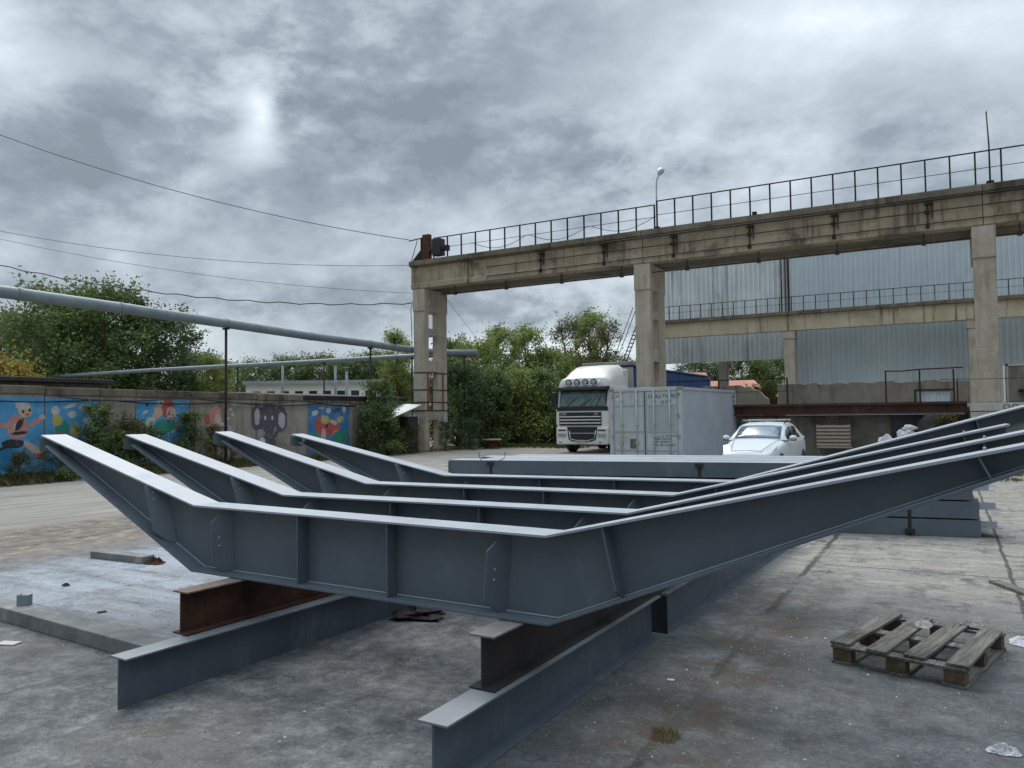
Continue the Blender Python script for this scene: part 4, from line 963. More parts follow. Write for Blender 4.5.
# windscreen : slightly proud of cabin slope
def ghp(y, f, lift=.012):
    hw = gh(y,1); z = gh(y,2); x = f*hw*.93
    return (x, y-.012, z+.018*(1-abs(f))+lift-.02*abs(f)**3)
ys = [1.36,1.5,1.62,1.72,1.85,1.98]; fs_ = [-.97,-.6,-.2,.2,.6,.97]
vs = [ghp(y,f*(1.0)) for y in ys for f in fs_]; nn = len(fs_)
b = MB().add(vs, [(i*nn+j,i*nn+j+1,(i+1)*nn+j+1,(i+1)*nn+j) for i in range(len(ys)-1) for j in range(nn-1)], True)
w_ = b.build('windscreen', M['car_glass'], g); s_ = w_.modifiers.new('t','SOLIDIFY'); s_.thickness = .006; s_.offset = 1
for s in (-1,1):
    def sp(y, kk):
        hw = gh(y,1); z = gh(y,2); zb = .955; bw = .79
        return (s*(bw+(hw-bw)*.96*kk+.010), y, zb+(z-zb)*.92*kk)
    for y0, y1, nm in ((1.62,2.45,'front_window'),(2.53,3.45,'rear_window')):
        vs = []; 
        for i in range(6):
            y = y0+(y1-y0)*i/5; vs += [sp(y,.10), sp(y,.84)]
        b = MB().add(vs, [(2*i,2*i+1,2*i+3,2*i+2) for i in range(5)], True)
        o = b.build('side_window', M['side_glass'], g); q = o.modifiers.new('t','SOLIDIFY'); q.thickness = .004
    mi = MB().lathe([(0,-.06),(.07,-.05),(.085,0),(.08,.05),(0,.06)], 14, 'y', (0,0,0)); o = mi.build('mirror', M['car_paint'], g, loc=(s*.93,1.62,1.02)); o.scale = (1.25,1,.85)
    MB().box(-.06,.06,-.04,.05,-.10,-.02).build('mirror_foot', M['plastic'], o)
    hl = MB().add([(s*.40,.12,.64),(s*.62,.22,.64),(s*.72,.56,.81),(s*.60,.52,.835),(s*.40,.18,.71)], [(0,1,2,3,4)]).build('headlight', M['lamp'], g)
    q = hl.modifiers.new('t','SOLIDIFY'); q.thickness = .05; q.offset = 0
    MB().tube([(s*.60,2.15,1.43),(s*.60,2.2,1.465),(s*.60,3.3,1.475),(s*.59,3.4,1.43)], .014, 6).build('roof_rail', M['plastic'], g)
    for y in (.78,3.5):
        wx = .70 if y < 1 else .77
        wh = MB().lathe([(.19,0),(.29,0),(.315,.03),(.315,.17),(.29,.2),(.19,.2),(.19,0)], 26, 'x', (s*wx-.1,y,.315)).build('tyre', M['black'], g)
        MB().lathe([(0,.06),(.19,.03),(.2,.1),(.19,.17),(0,.14)], 20, 'x', (s*wx-.1,y,.315)).build('rim', M['chrome'], wh)
    MB().box(s*.845-.006,s*.845+.006,2.38,2.50,.80,.83).build('door_handle', M['car_paint'], g)
MB().box(-.5,.5,-.012,.08,.30,.50).build('grille', M['plastic'], g, .02)
MB().box(-.26,.26,-.022,-.013,.36,.46).build('number_plate', M['m_white'], g)
rk = MB().box(-.62,.62,2.28,2.34,1.505,1.535).build('roof_rack', M['chrome'], g, .006)
MB().box(-.60,-.56,2.28,2.34,1.43,1.504).box(.56,.60,2.28,2.34,1.43,1.504).build('rack_foot', M['plastic'], rk)
MB().box(-.62,.62,2.98,3.04,1.515,1.545).box(-.60,-.56,2.98,3.04,1.44,1.514).box(.56,.60,2.98,3.04,1.44,1.514).build('roof_rack', M['chrome'], g, .006)
MB().tube([(0,2.2,1.44),(0,2.45,1.56)], .006, 5).build('aerial', M['black'], g)
hs = MB()
for s in (-1,1): hs.tube([(s*.42,.16,.735),(s*.50,.6,.845),(s*.56,1.0,.925),(s*.62,1.32,.985)], .006, 4)
hs.tube([(-.42,.13,.70),(0,.10,.715),(.42,.13,.70)], .008, 4); hs.build('hood_seam', M['plastic'], g)
b = MB(); b.tube([(-.55,1.36,1.02),(-.05,1.45,1.07)], .008, 5); b.tube([(0,1.36,1.02),(.45,1.45,1.07)], .008, 5); b.build('wiper', M['black'], g)

# ================================================================== LEFT FENCE WALL WITH MURALS
FX = -22.8
g = thing('fence_wall','long grey concrete fence of panels with painted murals along the road','fence',(FX,0,0))
seams = [(2.0,2.52,None),(4.9,2.50,None),(8.0,2.48,'blueA'),(12.69,2.45,'blueB'),(14.35,2.44,None),(15.56,2.43,'blueC'),(17.6,2.42,None),(20.55,2.39,None),(23.2,2.34,'blueD'),(25.7,2.28,None),(28.4,2.25,None)]
for (y0,h,kd),(y1,_,_) in zip(seams, seams[1:]):
    MB().box(-.09,.09,y0+.008,y1-.008,0,h).build('wall_panel', M['concrete_wall'], g, .01)
    MB().box(-.14,.13,y0+.01,y1-.01,h+.002,h+.24).build('coping', M['ledge'], g, .02)
    if kd:
        mat = M['mural_bluemix'] if kd in ('blueD',) else M['mural_blue']
        mz = h-.08 if kd != 'blueD' else h-.12
        MB().box(.091,.095,y0+.02,y1-.02,.25,mz).build('mural', mat, g)
BL = [0]
def blob(cy, cz, ry, rz_, mat, k=0, n=18, rot=0, seed=1, nm='mural_patch'):
    rr = random.Random(seed+int(cy*100)); ps = []; BL[0] += 1; k = k + (BL[0] % 12)*.07
    for i in range(n):
        a = 2*math.pi*i/n; q = 1+rr.uniform(-.10,.10); y, z = ry*q*math.cos(a), rz_*q*math.sin(a)
        ps.append((cy+y*math.cos(rot)-z*math.sin(rot), cz+y*math.sin(rot)+z*math.cos(rot)))
    MB().prism(ps,'x',.0952,.0960+k*.0022).build(nm, M[mat], g)
# runner with ball on first blue panel (plain generic figure)
blob(12.15,2.02,.20,.21,'m_skin'); blob(12.08,2.16,.20,.12,'m_white',1)
blob(11.95,1.55,.30,.34,'m_pink'); blob(11.45,1.62,.42,.08,'m_pink',1,rot=-.1); blob(12.0,1.62,.08,.20,'m_dark',2,rot=-.5)
blob(11.85,1.08,.30,.13,'m_dark',1); blob(11.5,.85,.34,.12,'m_dark',2,rot=.5); blob(12.35,.95,.28,.1,'m_skin',2,rot=-.6)
blob(11.75,.66,.33,.32,'m_ball',3); blob(11.25,1.3,.22,.28,'m_ball')
blob(13.0,2.0,.12,.16,'m_white'); blob(13.05,1.72,.16,.18,'m_yel',1); blob(13.5,1.9,.13,.1,'m_white'); blob(14.0,1.7,.18,.12,'m_white')
for y_,z_,a_,b_,m_,r_ in ((12.28,2.02,.04,.05,'m_dark',0),(12.10,1.98,.035,.05,'m_dark',0),(12.22,1.90,.07,.03,'m_red',0),(12.0,1.38,.24,.05,'m_dark',.1),(11.15,1.66,.12,.10,'m_skin',0),(12.45,1.68,.24,.07,'m_pink',.5),(12.62,1.82,.09,.08,'m_skin',0),(11.3,.62,.16,.10,'m_red',.4),(12.55,.72,.16,.09,'m_red',-.3),(11.62,.74,.10,.10,'m_white',0),(11.9,.56,.08,.08,'m_white',0),(10.9,2.1,.35,.12,'m_white',.1),(10.6,1.2,.4,.5,'m_ball',.3),(11.95,1.55,.10,.12,'m_white',0),
        (13.2,1.5,.20,.3,'m_green',.2),(13.6,1.4,.16,.22,'m_yel',0),(13.8,2.1,.12,.1,'m_mauve',0),(13.1,1.25,.15,.12,'m_red',0),(13.45,2.15,.2,.06,'m_white',.3),(14.1,1.3,.15,.25,'m_ball',0)):
    blob(y_,z_,a_,b_,m_,0,12,r_)
# third panel: red-haired figure, small pale figure
blob(16.72,2.10,.22,.34,'m_red',rot=-.3); blob(16.85,1.90,.20,.24,'m_skin',1); blob(16.45,2.24,.16,.11,'m_skin'); blob(16.35,1.95,.17,.20,'m_skin',1); blob(16.62,1.50,.42,.22,'m_green',1); blob(16.05,1.62,.18,.16,'m_white',2); blob(17.2,1.55,.12,.08,'m_skin',1)
blob(15.95,2.2,.05,.05,'m_dark',1)
for y_,z_,a_,b_,m_,r_ in ((16.95,1.96,.03,.05,'m_dark',0),(16.82,1.96,.03,.05,'m_dark',0),(16.98,1.83,.06,.025,'m_red',0),(17.05,1.9,.05,.04,'m_skin',0),(16.45,2.27,.03,.03,'m_dark',0),(16.35,1.97,.06,.06,'m_pink',0),(16.2,1.75,.12,.10,'m_skin',.4),(16.5,1.28,.22,.1,'m_dark',0),(17.0,1.38,.18,.06,'m_skin',.6),(16.1,1.35,.2,.12,'m_skin',-.4),(15.9,1.95,.12,.05,'m_white',.5),(16.0,1.15,.3,.2,'m_green',0),(17.3,2.2,.10,.04,'m_white',.4)):
    blob(y_,z_,a_,b_,m_,0,12,r_)
# grey panel: small pink and white daubs, elephant
blob(18.65,1.85,.26,.34,'m_pink'); blob(18.75,1.68,.16,.20,'m_skin',1); 
for i,(a,c) in enumerate(((19.05,2.15),(19.3,2.05),(19.15,1.92),(19.4,1.85),(19.5,2.2),(19.2,1.72))): blob(a,c,.06,.05,'m_white',0,8,seed=i)
blob(18.95,1.30,.50,.20,'m_mauve')
blob(21.1,1.72,.50,.58,'m_grey'); blob(20.55,1.75,.30,.48,'m_grey'); blob(21.75,1.65,.34,.52,'m_grey'); blob(20.55,1.78,.13,.32,'m_mauve',1); blob(21.78,1.62,.18,.32,'m_mauve',1)
blob(21.15,1.10,.20,.55,'m_grey',1); blob(20.95,1.72,.05,.09,'m_white',2); blob(21.3,1.72,.05,.09,'m_white',2); blob(21.0,.75,.45,.3,'m_grey',0); blob(20.8,.85,.14,.14,'m_white',2)
for y_,z_,a_,b_,m_,r_ in ((18.62,1.95,.05,.05,'m_dark',0),(18.8,1.72,.03,.03,'m_dark',0),(18.3,1.7,.12,.2,'m_red',.2),(18.9,1.5,.12,.1,'m_white',0),(19.1,1.35,.12,.08,'m_ball',.4),(18.7,1.2,.2,.08,'m_ball',0),(21.12,1.4,.09,.06,'m_mauve',0),(21.5,1.1,.25,.08,'m_grey',.8),(21.2,.6,.14,.12,'m_white',0),(21.0,2.12,.2,.05,'m_dark',.2)):
    blob(y_,z_,a_,b_,m_,0,12,r_)
# last blue panel: flame-like colours
blob(24.6,1.25,.52,.30,'m_red'); blob(23.9,1.35,.28,.40,'m_red',1,rot=.3); blob(24.2,1.62,.26,.18,'m_yel',2); blob(25.1,1.62,.22,.13,'m_yel',1,rot=.4); blob(25.1,.85,.50,.28,'m_green',2); blob(24.1,.95,.15,.3,'m_skin',2); blob(24.4,2.0,.14,.14,'m_white')
for y_,z_,a_,b_,m_,r_ in ((23.6,1.9,.2,.12,'m_white',.3),(24.0,1.1,.12,.3,'m_yel',.2),(24.7,1.5,.25,.10,'m_skin',-.3),(25.3,1.3,.15,.3,'m_ball',0),(24.9,2.0,.22,.10,'m_grey',.2),(23.7,.85,.25,.25,'m_green',0),(24.3,1.35,.07,.07,'m_dark',0),(24.8,1.1,.2,.06,'m_pink',.5),(25.35,2.05,.12,.14,'m_white',0),(24.0,2.1,.2,.05,'m_skin',0)):
    blob(y_,z_,a_,b_,m_,0,12,r_)
# dark cables on the wall
b = MB(); pts = []
for i in range(80):
    y = 5+i*.27; pts.append((FX+.17, y, 2.44-.007*y-.10*abs(math.sin(i*.18))))
tag(b.tube(pts, .022, 5).build('cable', M['cable'], None), 'black cable sagging along the top of the painted fence', 'cable')
b = MB(); pts = []
for i in range(60):
    y = 13+i*.22; pts.append((FX+.21, y, 2.62-.01*y-.16*abs(math.sin(i*.13+.5))))
tag(b.tube(pts, .018, 5).build('cable', M['cable'], None), 'second thinner cable hanging over the grey fence panels', 'cable')
# slab roof behind the fence at far left, dark felt roof at right end
g = thing('felt_roof_shed','low shed with a flat dark slab roof behind the left end of the fence','shed',(-28.4,8,0)); MB().box(0,4.9,0,7,0,2.85).build('shed_wall', M['concrete_dark'], g); MB().box(-.2,5.1,-.2,7.2,2.86,3.0).build('roof', M['felt'], g, .02)
g = thing('felt_roof_shed','low shed with sagging black felt roof behind the fence near the gantry column','shed',(-27.6,23.2,0)); MB().box(0,4.4,0,6.0,0,2.35).build('shed_wall', M['concrete_dark'], g)
MB().prism([(-.2,2.62),(4.95,2.42),(5.0,2.62),(-.2,2.90)],'y',-.3,6.6).build('roof', M['felt'], g, .03)
g = thing('tin_awning','sloping tin sheet awning leaning beside the left gantry column','awning',(-22.5,27.6,0))
b = MB(); b.add([(1.2,-1.1,1.55),(1.2,1.5,2.25),(-.9,1.9,2.35),(-.9,-.7,1.7),(1.2,-1.1,1.51),(1.2,1.5,2.21),(-.9,1.9,2.31),(-.9,-.7,1.66)],[(0,1,2,3),(4,7,6,5),(0,4,5,1),(1,5,6,2),(2,6,7,3),(3,7,4,0)]); b.build('tin_sheet', M['tin'], g)
MB().box(-.7,.9,.8,1.6,0,1.7).build('dark_booth', M['felt'], g); MB().box(-.1,.4,-.4,.1,2.0,2.45).build('meter_box', M['pipe'], g)

# ================================================================== PIPES
def pole_pipe(name, label, pts, r_, posts, mat):
    g = thing(name, label, 'pipe', (0,0,0))
    MB().tube(pts, r_, 16).build('pipe_run', mat, g)
    for a, c in zip(pts[1:-1], pts[2:]):
        v = Vector(a); d = (Vector(c)-v).normalized(); MB().tube([v-d*.05, v+d*.05], r_*1.06, 16).build('joint', mat, g)
    for (x,y,z) in posts:
        MB().tube([(x,y,0),(x,y,z-r_)], .045, 8).build('post', M['darkrust'], g)
        MB().box(x-.14,x+.14,y-.04,y+.04,z-r_-.05,z-r_+.01).build('saddle', M['darkrust'], g)
    return g
pole_pipe('heating_pipe','thick grey-blue overhead pipe crossing the sky at left on thin posts',
    [(-20.2,-2,5.05),(-20.8,6,5.03),(-20.95,11,5.02),(-21.2,14,5.02),(-21.75,18.3,5.02),(-22.35,23,5.0),(-22.6,27,5.0),(-22.75,29.2,4.98),(-22.85,31.5,4.98),(-22.5,33.0,4.98),(-21.3,34.0,4.98)], .165,
    [(-21.75,18.3,5.02),(-22.6,27,5.0),(-22.0,33.8,4.98)], M['pipe'])
pole_pipe('heating_pipe','thinner pale pipe running level behind the fence towards the gantry column',
    [(-64,33.2,5),(-57,33,5),(-46.1,32.8,5),(-34,33.6,5),(-26.4,33.7,5),(-23.2,33.8,4.95),(-21.4,34.2,4.9)], .125,
    [(-46.1,32.8,5),(-31.6,33.6,5),(-25.3,33.7,5),(-38.5,33.3,5)], M['pipe'])
tag(MB().lathe([(0,0),(.12,0),(.12,.05),(.05,.08),(.05,.25),(.18,.27),(.18,.30),(0,.32)],12,'z',(0,0,0)).build('valve', M['darkrust'], None, loc=(-22.75,28.9,5.12)), 'dark valve wheel on the thick pipe beside the gantry column', 'valve')
# wires overhead
def wire(label, a, b_, sag, r_, kinks=0):
    a = Vector(a); b_ = Vector(b_); pts = []
    for i in range(41):
        t = i/40; p = a.lerp(b_, t); p.z -= sag*4*t*(1-t)
        if kinks: p.z += .04*math.sin(i*1.9)
        pts.append(p)
    tag(MB().tube(pts, r_, 5).build('overhead_wire', M['cable'], None), label, 'wire', 'overhead wires at left')
wire('topmost overhead wire, falling from the upper left to the buffer stop', (-39.9,20,15.7), (-22.8,30.2,10.38), .55, .018)
wire('second overhead wire, nearly level, ending at the left end of the runway beam', (-39.8,20,10.95), (-22.5,30.2,9.10), .55, .012)
wire('third overhead wire, thin and faint, ending just below the runway beam', (-39.75,20,10.55), (-22.4,30.2,7.7), .45, .010)
wire('lowest and thickest overhead cable, black and kinked, reaching the left column', (-39.7,20,9.25), (-22.45,30.0,7.2), .65, .026, 1)
wire('thin wire falling through the gantry opening towards the bushes', (-20.9,30.3,7.6), (-30,52,5.5), .3, .010)
b = MB(); pts = [(-22.45,29.95,7.15),(-22.5,29.9,6.9),(-22.48,29.93,6.0),(-22.46,29.93,4.2),(-22.55,29.9,3.0),(-22.42,29.93,2.2),(-22.6,29.9,1.9)]
tag(b.tube(pts, .018, 5).build('cable', M['cable'], None), 'cable running down the left edge of the left gantry column', 'cable')
g = thing('cable_reel','empty wooden cable reel lying on its side beside the bushes','cable reel',(-20.45,33.95,0))
MB().lathe([(0,0),(.42,0),(.42,.07),(.30,.08),(.30,.42)],20).build('drum', M['red_iron'], g); MB().lathe([(0,.50),(.52,.50),(.55,.47),(.52,.43),(0,.43)],20).build('reel_flange', M['wood_pale'], g)
tag(MB().cbox((0,0,.22),(.75,.06,.62),R(10),0,R(-28)).build('leaning_slab', M['concrete_bar'], None, .02, loc=(-21.35,33.45,.02)), 'grey concrete slab leaning by the cable reel', 'slab')

# ================================================================== FAR BUILDINGS
p = cw(-30.5,88); g = thing('long_white_building','long low white building with a row of small windows beyond the fence','building',p,R(29.5+2))
MB().box(0,23.5,0,10,0,5.55).build('wall', M['white_wall'], g); MB().box(-.3,23.8,-.4,10.3,5.55,5.95).build('roof', M['tin'], g)
for i in range(14): MB().box(.8+i*1.6,1.7+i*1.6,-.03,-.005,3.75,4.75).build('window', M['dark_glass'], g)
p = cw(-13.6,75); g = thing('low_white_building','short white block directly left of the gantry column, beyond the fence','building',p,R(29.5))
MB().box(0,5.2,0,8,0,5.1).build('wall', M['white_wall'], g); MB().box(-.2,5.4,-.3,8.2,5.1,5.35).build('roof', M['tin'], g)
for i in range(2): MB().box(.8+i*2.2,1.5+i*2.2,-.03,-.005,3.2,4.3).build('window', M['dark_glass'], g)
for i,(x,y) in enumerate(((-20.6,72),(-15.4,70),(-14.2,69))):
    p = cw(x,y-3); tag(MB().tube([(0,0,0),(0,0,6.9-i*.6)], .11, 8).tube([(0,0,6.9-i*.5),(0,0,7.0-i*.5)], .22, 8).build('vent_pipe', M['pipe'], None, loc=p), ('grey vent pipe before the middle of the long white building','taller grey vent pipe left of the short white block','thin vent pipe nearest the short white block')[i], 'vent pipe', 'vent pipes by the white buildings')
p = cw(12.5,95); g = thing('orange_roof_building','low building with an orange sheet roof seen below the hanging sheets','building',p,R(29.5))
MB().box(0,12,0,8,0,5.0).build('wall', M['white_wall'], g); MB().prism([(-.5,5.0),(4.2,6.9),(9,5.0)],'x',-.5,12.5).build('roof', M['orange_roof'], g)
p = cw(22.5,88); g = thing('orange_roof_building','smaller orange roofed building farther right behind the yard','building',p,R(29.5))
MB().box(0,6,0,8,0,4.0).build('wall', M['white_wall'], g); MB().prism([(-.5,4.0),(4.2,5.6),(9,4.0)],'x',-.5,6.5).build('roof', M['orange_roof'], g)

# ================================================================== VEGETATION
def tree_mesh(seed, height, width, base, nclump, nleaf, leaf, shape='round'):
    """returns (crown MB, trunk MB)"""
    rr = random.Random(seed); T = MB(); C = MB()
    tr = height*.014+.03
    top = height*.9
    bend = [(rr.uniform(-.04,.04)*height, rr.uniform(-.04,.04)*height) for _ in range(4)]
    tp = [Vector((0,0,0))] + [Vector((bend[i][0]*(i+1)/4, bend[i][1]*(i+1)/4, top*(i+1)/4)) for i in range(4)]
    T.tube(tp, tr*1.5, 7, r2=tr*.25)
    def env(k):   # relative radius at relative height k of the crown
        if shape == 'poplar': return (.35+.65*math.sin(min(1,k*1.25)*math.pi*.62))*(1-.45*k)
        if shape == 'bush': return math.sqrt(max(0.02,1-(k*1.0)**2.2))
        return math.sqrt(max(0.03, 1-abs(2*k-.85)**2.2/1.6))
    cl = []
    for i in range(nclump):
        k = rr.random()**.85; a = rr.uniform(0,6.283); r_ = width/2*env(k)*math.sqrt(rr.uniform(.12,1))*rr.uniform(.8,1.12)
        z = base+(height-base)*k
        c = Vector((r_*math.cos(a), r_*math.sin(a), z)); cl.append(c)
        if i % 3 == 0:
            zz = max(base*.5, z-r_*.8-.3); kk = min(.999, zz/top); j = kk*4; q = tp[int(j)].lerp(tp[min(4,int(j)+1)], j-int(j))
            T.tube([q, q.lerp(c,.5)+Vector((0,0,-.05*height*.3)), c], tr*.42, 5, r2=tr*.08)
    per = nleaf//nclump; V = []; F = []
    for c in cl:
        s = width*.115*rr.uniform(.6,1.35); sz = s*rr.uniform(.7,1.1)
        cnt = int(per*rr.uniform(.5,1.5))
        for _ in range(cnt):
            d = Vector((rr.gauss(0,1),rr.gauss(0,1),rr.gauss(0,1))); d = Vector((d.x*s*.62,d.y*s*.62,d.z*sz*.62))
            p_ = c+d; l = leaf*rr.uniform(.55,1.3)
            t = Vector((rr.gauss(0,1),rr.gauss(0,1),rr.gauss(-.2,.7))).normalized(); n_ = t.cross(Vector((rr.gauss(0,1),rr.gauss(0,1),rr.gauss(0,1)))).normalized()
            o = len(V); V += [tuple(p_-t*l*.5), tuple(p_+n_*l*.32), tuple(p_+t*l*.55), tuple(p_-n_*l*.30)]; F.append((o,o+1,o+2,o+3))
    # stray twigs poking out
    for _ in range(nclump//2):
        k = rr.uniform(.3,1); a = rr.uniform(0,6.283); r_ = width/2*env(k); b0 = Vector((r_*.7*math.cos(a),r_*.7*math.sin(a),base+(height-base)*k))
        d = Vector((math.cos(a)*.5,math.sin(a)*.5,rr.uniform(.3,1.2))).normalized()*width*rr.uniform(.10,.22)
        for q in range(int(per*.35)):
            p_ = b0+d*(q/(per*.35))*1.3 + Vector((rr.gauss(0,1),rr.gauss(0,1),rr.gauss(0,1)))*leaf*.6
            l = leaf*rr.uniform(.5,1); t = (d.normalized()+Vector((rr.gauss(0,.8),rr.gauss(0,.8),rr.gauss(0,.8)))).normalized(); n_ = t.cross(Vector((rr.gauss(0,1),rr.gauss(0,1),rr.gauss(0,1)))).normalized()
            o = len(V); V += [tuple(p_-t*l*.5), tuple(p_+n_*l*.3), tuple(p_+t*l*.5), tuple(p_-n_*l*.3)]; F.append((o,o+1,o+2,o+3))
    C.v = V; C.f = F; C.sm = [False]*len(F)
    return C, T
protos = {}
def mesh_of(b, name, mat):
    me = bpy.data.meshes.new(name); me.from_pydata(b.v, [], b.f); me.polygons.foreach_set('use_smooth', b.sm); me.materials.append(mat); me.update(); return me
PROTO = dict(round=(101,8,6.0,1.3,88,11500,.21,'round'), round2=(102,8,5.4,1.4,80,13500,.20,'round'), poplar=(103,9,4.2,1.0,85,13000,.18,'poplar'), thin=(104,9,3.8,1.6,48,4600,.17,'poplar'),
             bush=(105,4,4.4,.15,70,11000,.15,'bush'), bush2=(106,4,3.6,.1,60,9500,.14,'bush'), shrub=(107,2,1.9,.05,40,4200,.085,'bush'), shrub2=(108,2,1.4,.05,30,2600,.08,'poplar'))
for k_, a in PROTO.items():
    C_, T_ = tree_mesh(*a); protos[k_] = (C_, T_, {})
def plant(kind, leafm, label, cat, pos, s, rz, group, name='tree', sz=None):
    C_, T_, cache = protos[kind]
    if leafm not in cache: cache[leafm] = mesh_of(C_, 'crown', M[leafm])
    if 'trunk' not in cache: cache['trunk'] = mesh_of(T_, 'trunk', M['bark'])
    g = thing(name, label, cat, (pos[0],pos[1],0), rz, group); g.scale = (s,s,sz or s)
    for nm, me in (('crown' if name=='tree' else 'foliage', cache[leafm]), ('trunk' if name=='tree' else 'stem', cache['trunk'])):
        o = bpy.data.objects.new(nm, me); COL.objects.link(o); o.parent = g
    return g
def pxpos(px, d): return cw((px-512)/CF*d, d)
gt = 'trees beyond the fence at left'
# (kind, leaf, px, distance, scale, zscale, label)
TL = [
 ('bush','leaf_yel',0,30.0,0.95,1.02,'golden yellow leafy tree at the far left edge above the fence'),
 ('round','leaf_olive',8,66.2,1.38,.95,'reddish olive tree peeking over the golden one at the left edge'),
 ('round','leaf_mid',58,60.7,1.41,1.04,'big mid-green tree, tallest of those above the painted runner'),
 ('round2','leaf_mid',104,59.3,1.45,1.00,'full green tree standing right of the tallest left one'),
 ('round','leaf_dark',82,65.0,1.25,1.02,'dark tree closing the gap behind the two big left ones'),
 ('round2','leaf_dark',158,62.1,1.35,.93,'dark green tree left of the tall pipe post'),
 ('round','leaf_mid',196,67.5,1.06,.86,'smaller green tree just left of the pipe post'),
 ('poplar','leaf_light',216,62.0,0.90,.80,'light green slender tree behind the pipe post'),
 ('round2','leaf_olive',30,75.0,1.38,1.05,'olive tree far behind the golden left one'),
 ('round','leaf_mid',236,100.0,1.2,.88,'green tree right behind the pipe post, beyond the white building'),
 ('round','leaf_dark',262,104.0,1.25,.9,'dark tree over the left end of the long white building'),
 ('round2','leaf_mid',290,108.0,1.3,.95,'green tree over the left third of the long white building'),
 ('round','leaf_olive',318,112.0,1.3,1.0,'olive tree over the middle of the long white building'),
 ('round2','leaf_mid',345,110.0,1.3,.93,'green tree right of the middle of the long white building'),
 ('round','leaf_mid',372,112.0,1.35,1.0,'green tree behind the second pipe post'),
 ('poplar','leaf_light',397,74.0,1.00,1.05,'tall light green tree just left of the left gantry column'),
 ('round2','leaf_dark',386,108.0,1.3,.9,'dark tree low behind the short white block'),
]
rr = random.Random(9)
for kind, lf, px, d, s, sz, lb in TL:
    plant(kind, lf, lb, 'tree', pxpos(px,d), s, rr.uniform(0,6), gt, sz=s*sz)
gm = 'trees between the gantry column and the truck'
TM = [
 ('bush','leaf_dark',458,41.0,1.0,1.05,'dark leafy thicket tree touching the right side of the left gantry column'),
 ('round2','leaf_mid',452,50,.62,.80,'green tree rising behind the end of the thick pipe'),
 ('round2','leaf_light',478,46,.62,.74,'light green young tree above the cable reel'),
 ('bush2','leaf_mid',490,42.5,1.1,1.0,'green bushy tree right behind the cable reel'),
 ('poplar','leaf_light',502,50,.8,.80,'green upright tree with a pointed top between column and truck'),
 ('bush','leaf_light',520,44,1.0,1.02,'broad light green bushy tree in the middle of the thicket'),
 ('poplar','leaf_light',528,52,.85,.82,'light green slim tree in the middle of the thicket'),
 ('bush2','leaf_mid',545,44,1.1,1.0,'green bushy tree nearest the truck mirror'),
 ('round2','leaf_light',552,52,.62,.74,'yellow-green tree left of the truck roof'),
 ('thin','leaf_olive',566,58,.95,.98,'sparse olive tree with gaps above the truck cab'),
 ('poplar','leaf_light',592,60,1.0,1.04,'tall bright green tree above the truck roof'),
 ('thin','leaf_olive',607,56,.95,.92,'sparse pale tree next to the steel stairs'),
 ('round','leaf_mid',580,66,.8,.78,'green tree low behind the truck cab'),
 ('round2','leaf_mid',628,66,.8,.75,'green tree low behind the steel stairs'),
]
for kind, lf, px, d, s, sz, lb in TM:
    plant(kind, lf, lb, 'tree', pxpos(px,d), s, rr.uniform(0,6), gm, sz=sz)
TR = [('round','leaf_dark',700,104,1.3,1.1,'dark tree beyond the orange roof, left half'),('round2','leaf_mid',742,100,1.3,1.15,'green tree right of the orange roof'),('round','leaf_mid',772,98,1.2,1.1,'green tree next to the cladding corner, low down'),
      ('bush','leaf_yel',756,66,1.0,.9,'yellowing bush seen between broken wall and cladding'),('bush2','leaf_light',722,70,1.0,.8,'light green bush below the orange roof')]
for kind, lf, px, d, s, sz, lb in TR:
    plant(kind, lf, lb, 'tree', pxpos(px,d), s, rr.uniform(0,6), 'trees seen below the hanging sheets', sz=sz)
# hedge bushes in front of the fence and round the column
gs = 'shrubs growing along the fence'
SH = [(-22.2,13.9,1.05,'shrub2','leaf_mid','tall thin leafy shrub over the second blue panel'),(-22.1,15.0,.85,'shrub','leaf_weed','bushy shrub in front of the grey panel by the second blue one'),(-22.0,14.4,.7,'shrub','leaf_mid','green shrub left of the grey panel, at the foot of the fence'),
      (-22.1,15.5,.72,'shrub','leaf_dark','dark low shrub at the left foot of the red-haired figure panel'),(-21.9,16.5,.45,'shrub','leaf_weed','low weedy shrub below the red-haired figure panel'),(-22.0,18.1,.72,'shrub2','leaf_dry','dry reddish-brown shrub just left of the tall pipe post'),(-21.95,18.7,.55,'shrub','leaf_dry','small dry shrub right of the tall pipe post'),
      (-22.0,12.7,.62,'shrub','leaf_mid','green shrub at the seam of the two blue panels'),(-21.9,11.6,.42,'shrub','leaf_weed','low weeds under the painted ball'),(-21.9,10.6,.45,'shrub','leaf_weed','low weeds at the left picture edge'),
      (-22.0,20.3,.32,'shrub','leaf_weed','tiny weed clump below the elephant'),(-22.0,23.0,.4,'shrub2','leaf_mid','thin weed at the left side of the last mural'),
      (-21.9,26.5,1.05,'shrub','leaf_mid','large green shrub at the foot of the second pipe post'),(-21.8,27.3,.85,'shrub','leaf_mid','rounded green shrub in front of the tin awning'),(-21.9,25.9,.6,'shrub','leaf_weed','weedy shrub covering the right edge of the last mural'),
      (-21.6,28.4,.62,'shrub','leaf_weed','weedy shrub left of the foot of the gantry column'),(-22.0,26.8,1.6,'shrub2','leaf_mid','tall slender shrub rising before the second pipe post'),(-21.3,31.0,.7,'shrub2','leaf_mid','leafy shrub growing inside the gantry column legs'),(-20.9,32.6,.75,'shrub','leaf_dark','dark shrub right of the gantry column foot'),
      (-23.3,17.0,1.25,'shrub2','leaf_weed','thin sprig poking up behind the coping of the fence'),(-22.2,17.35,.95,'shrub2','leaf_mid','thin green stem at the right edge of the red-haired figure panel')]
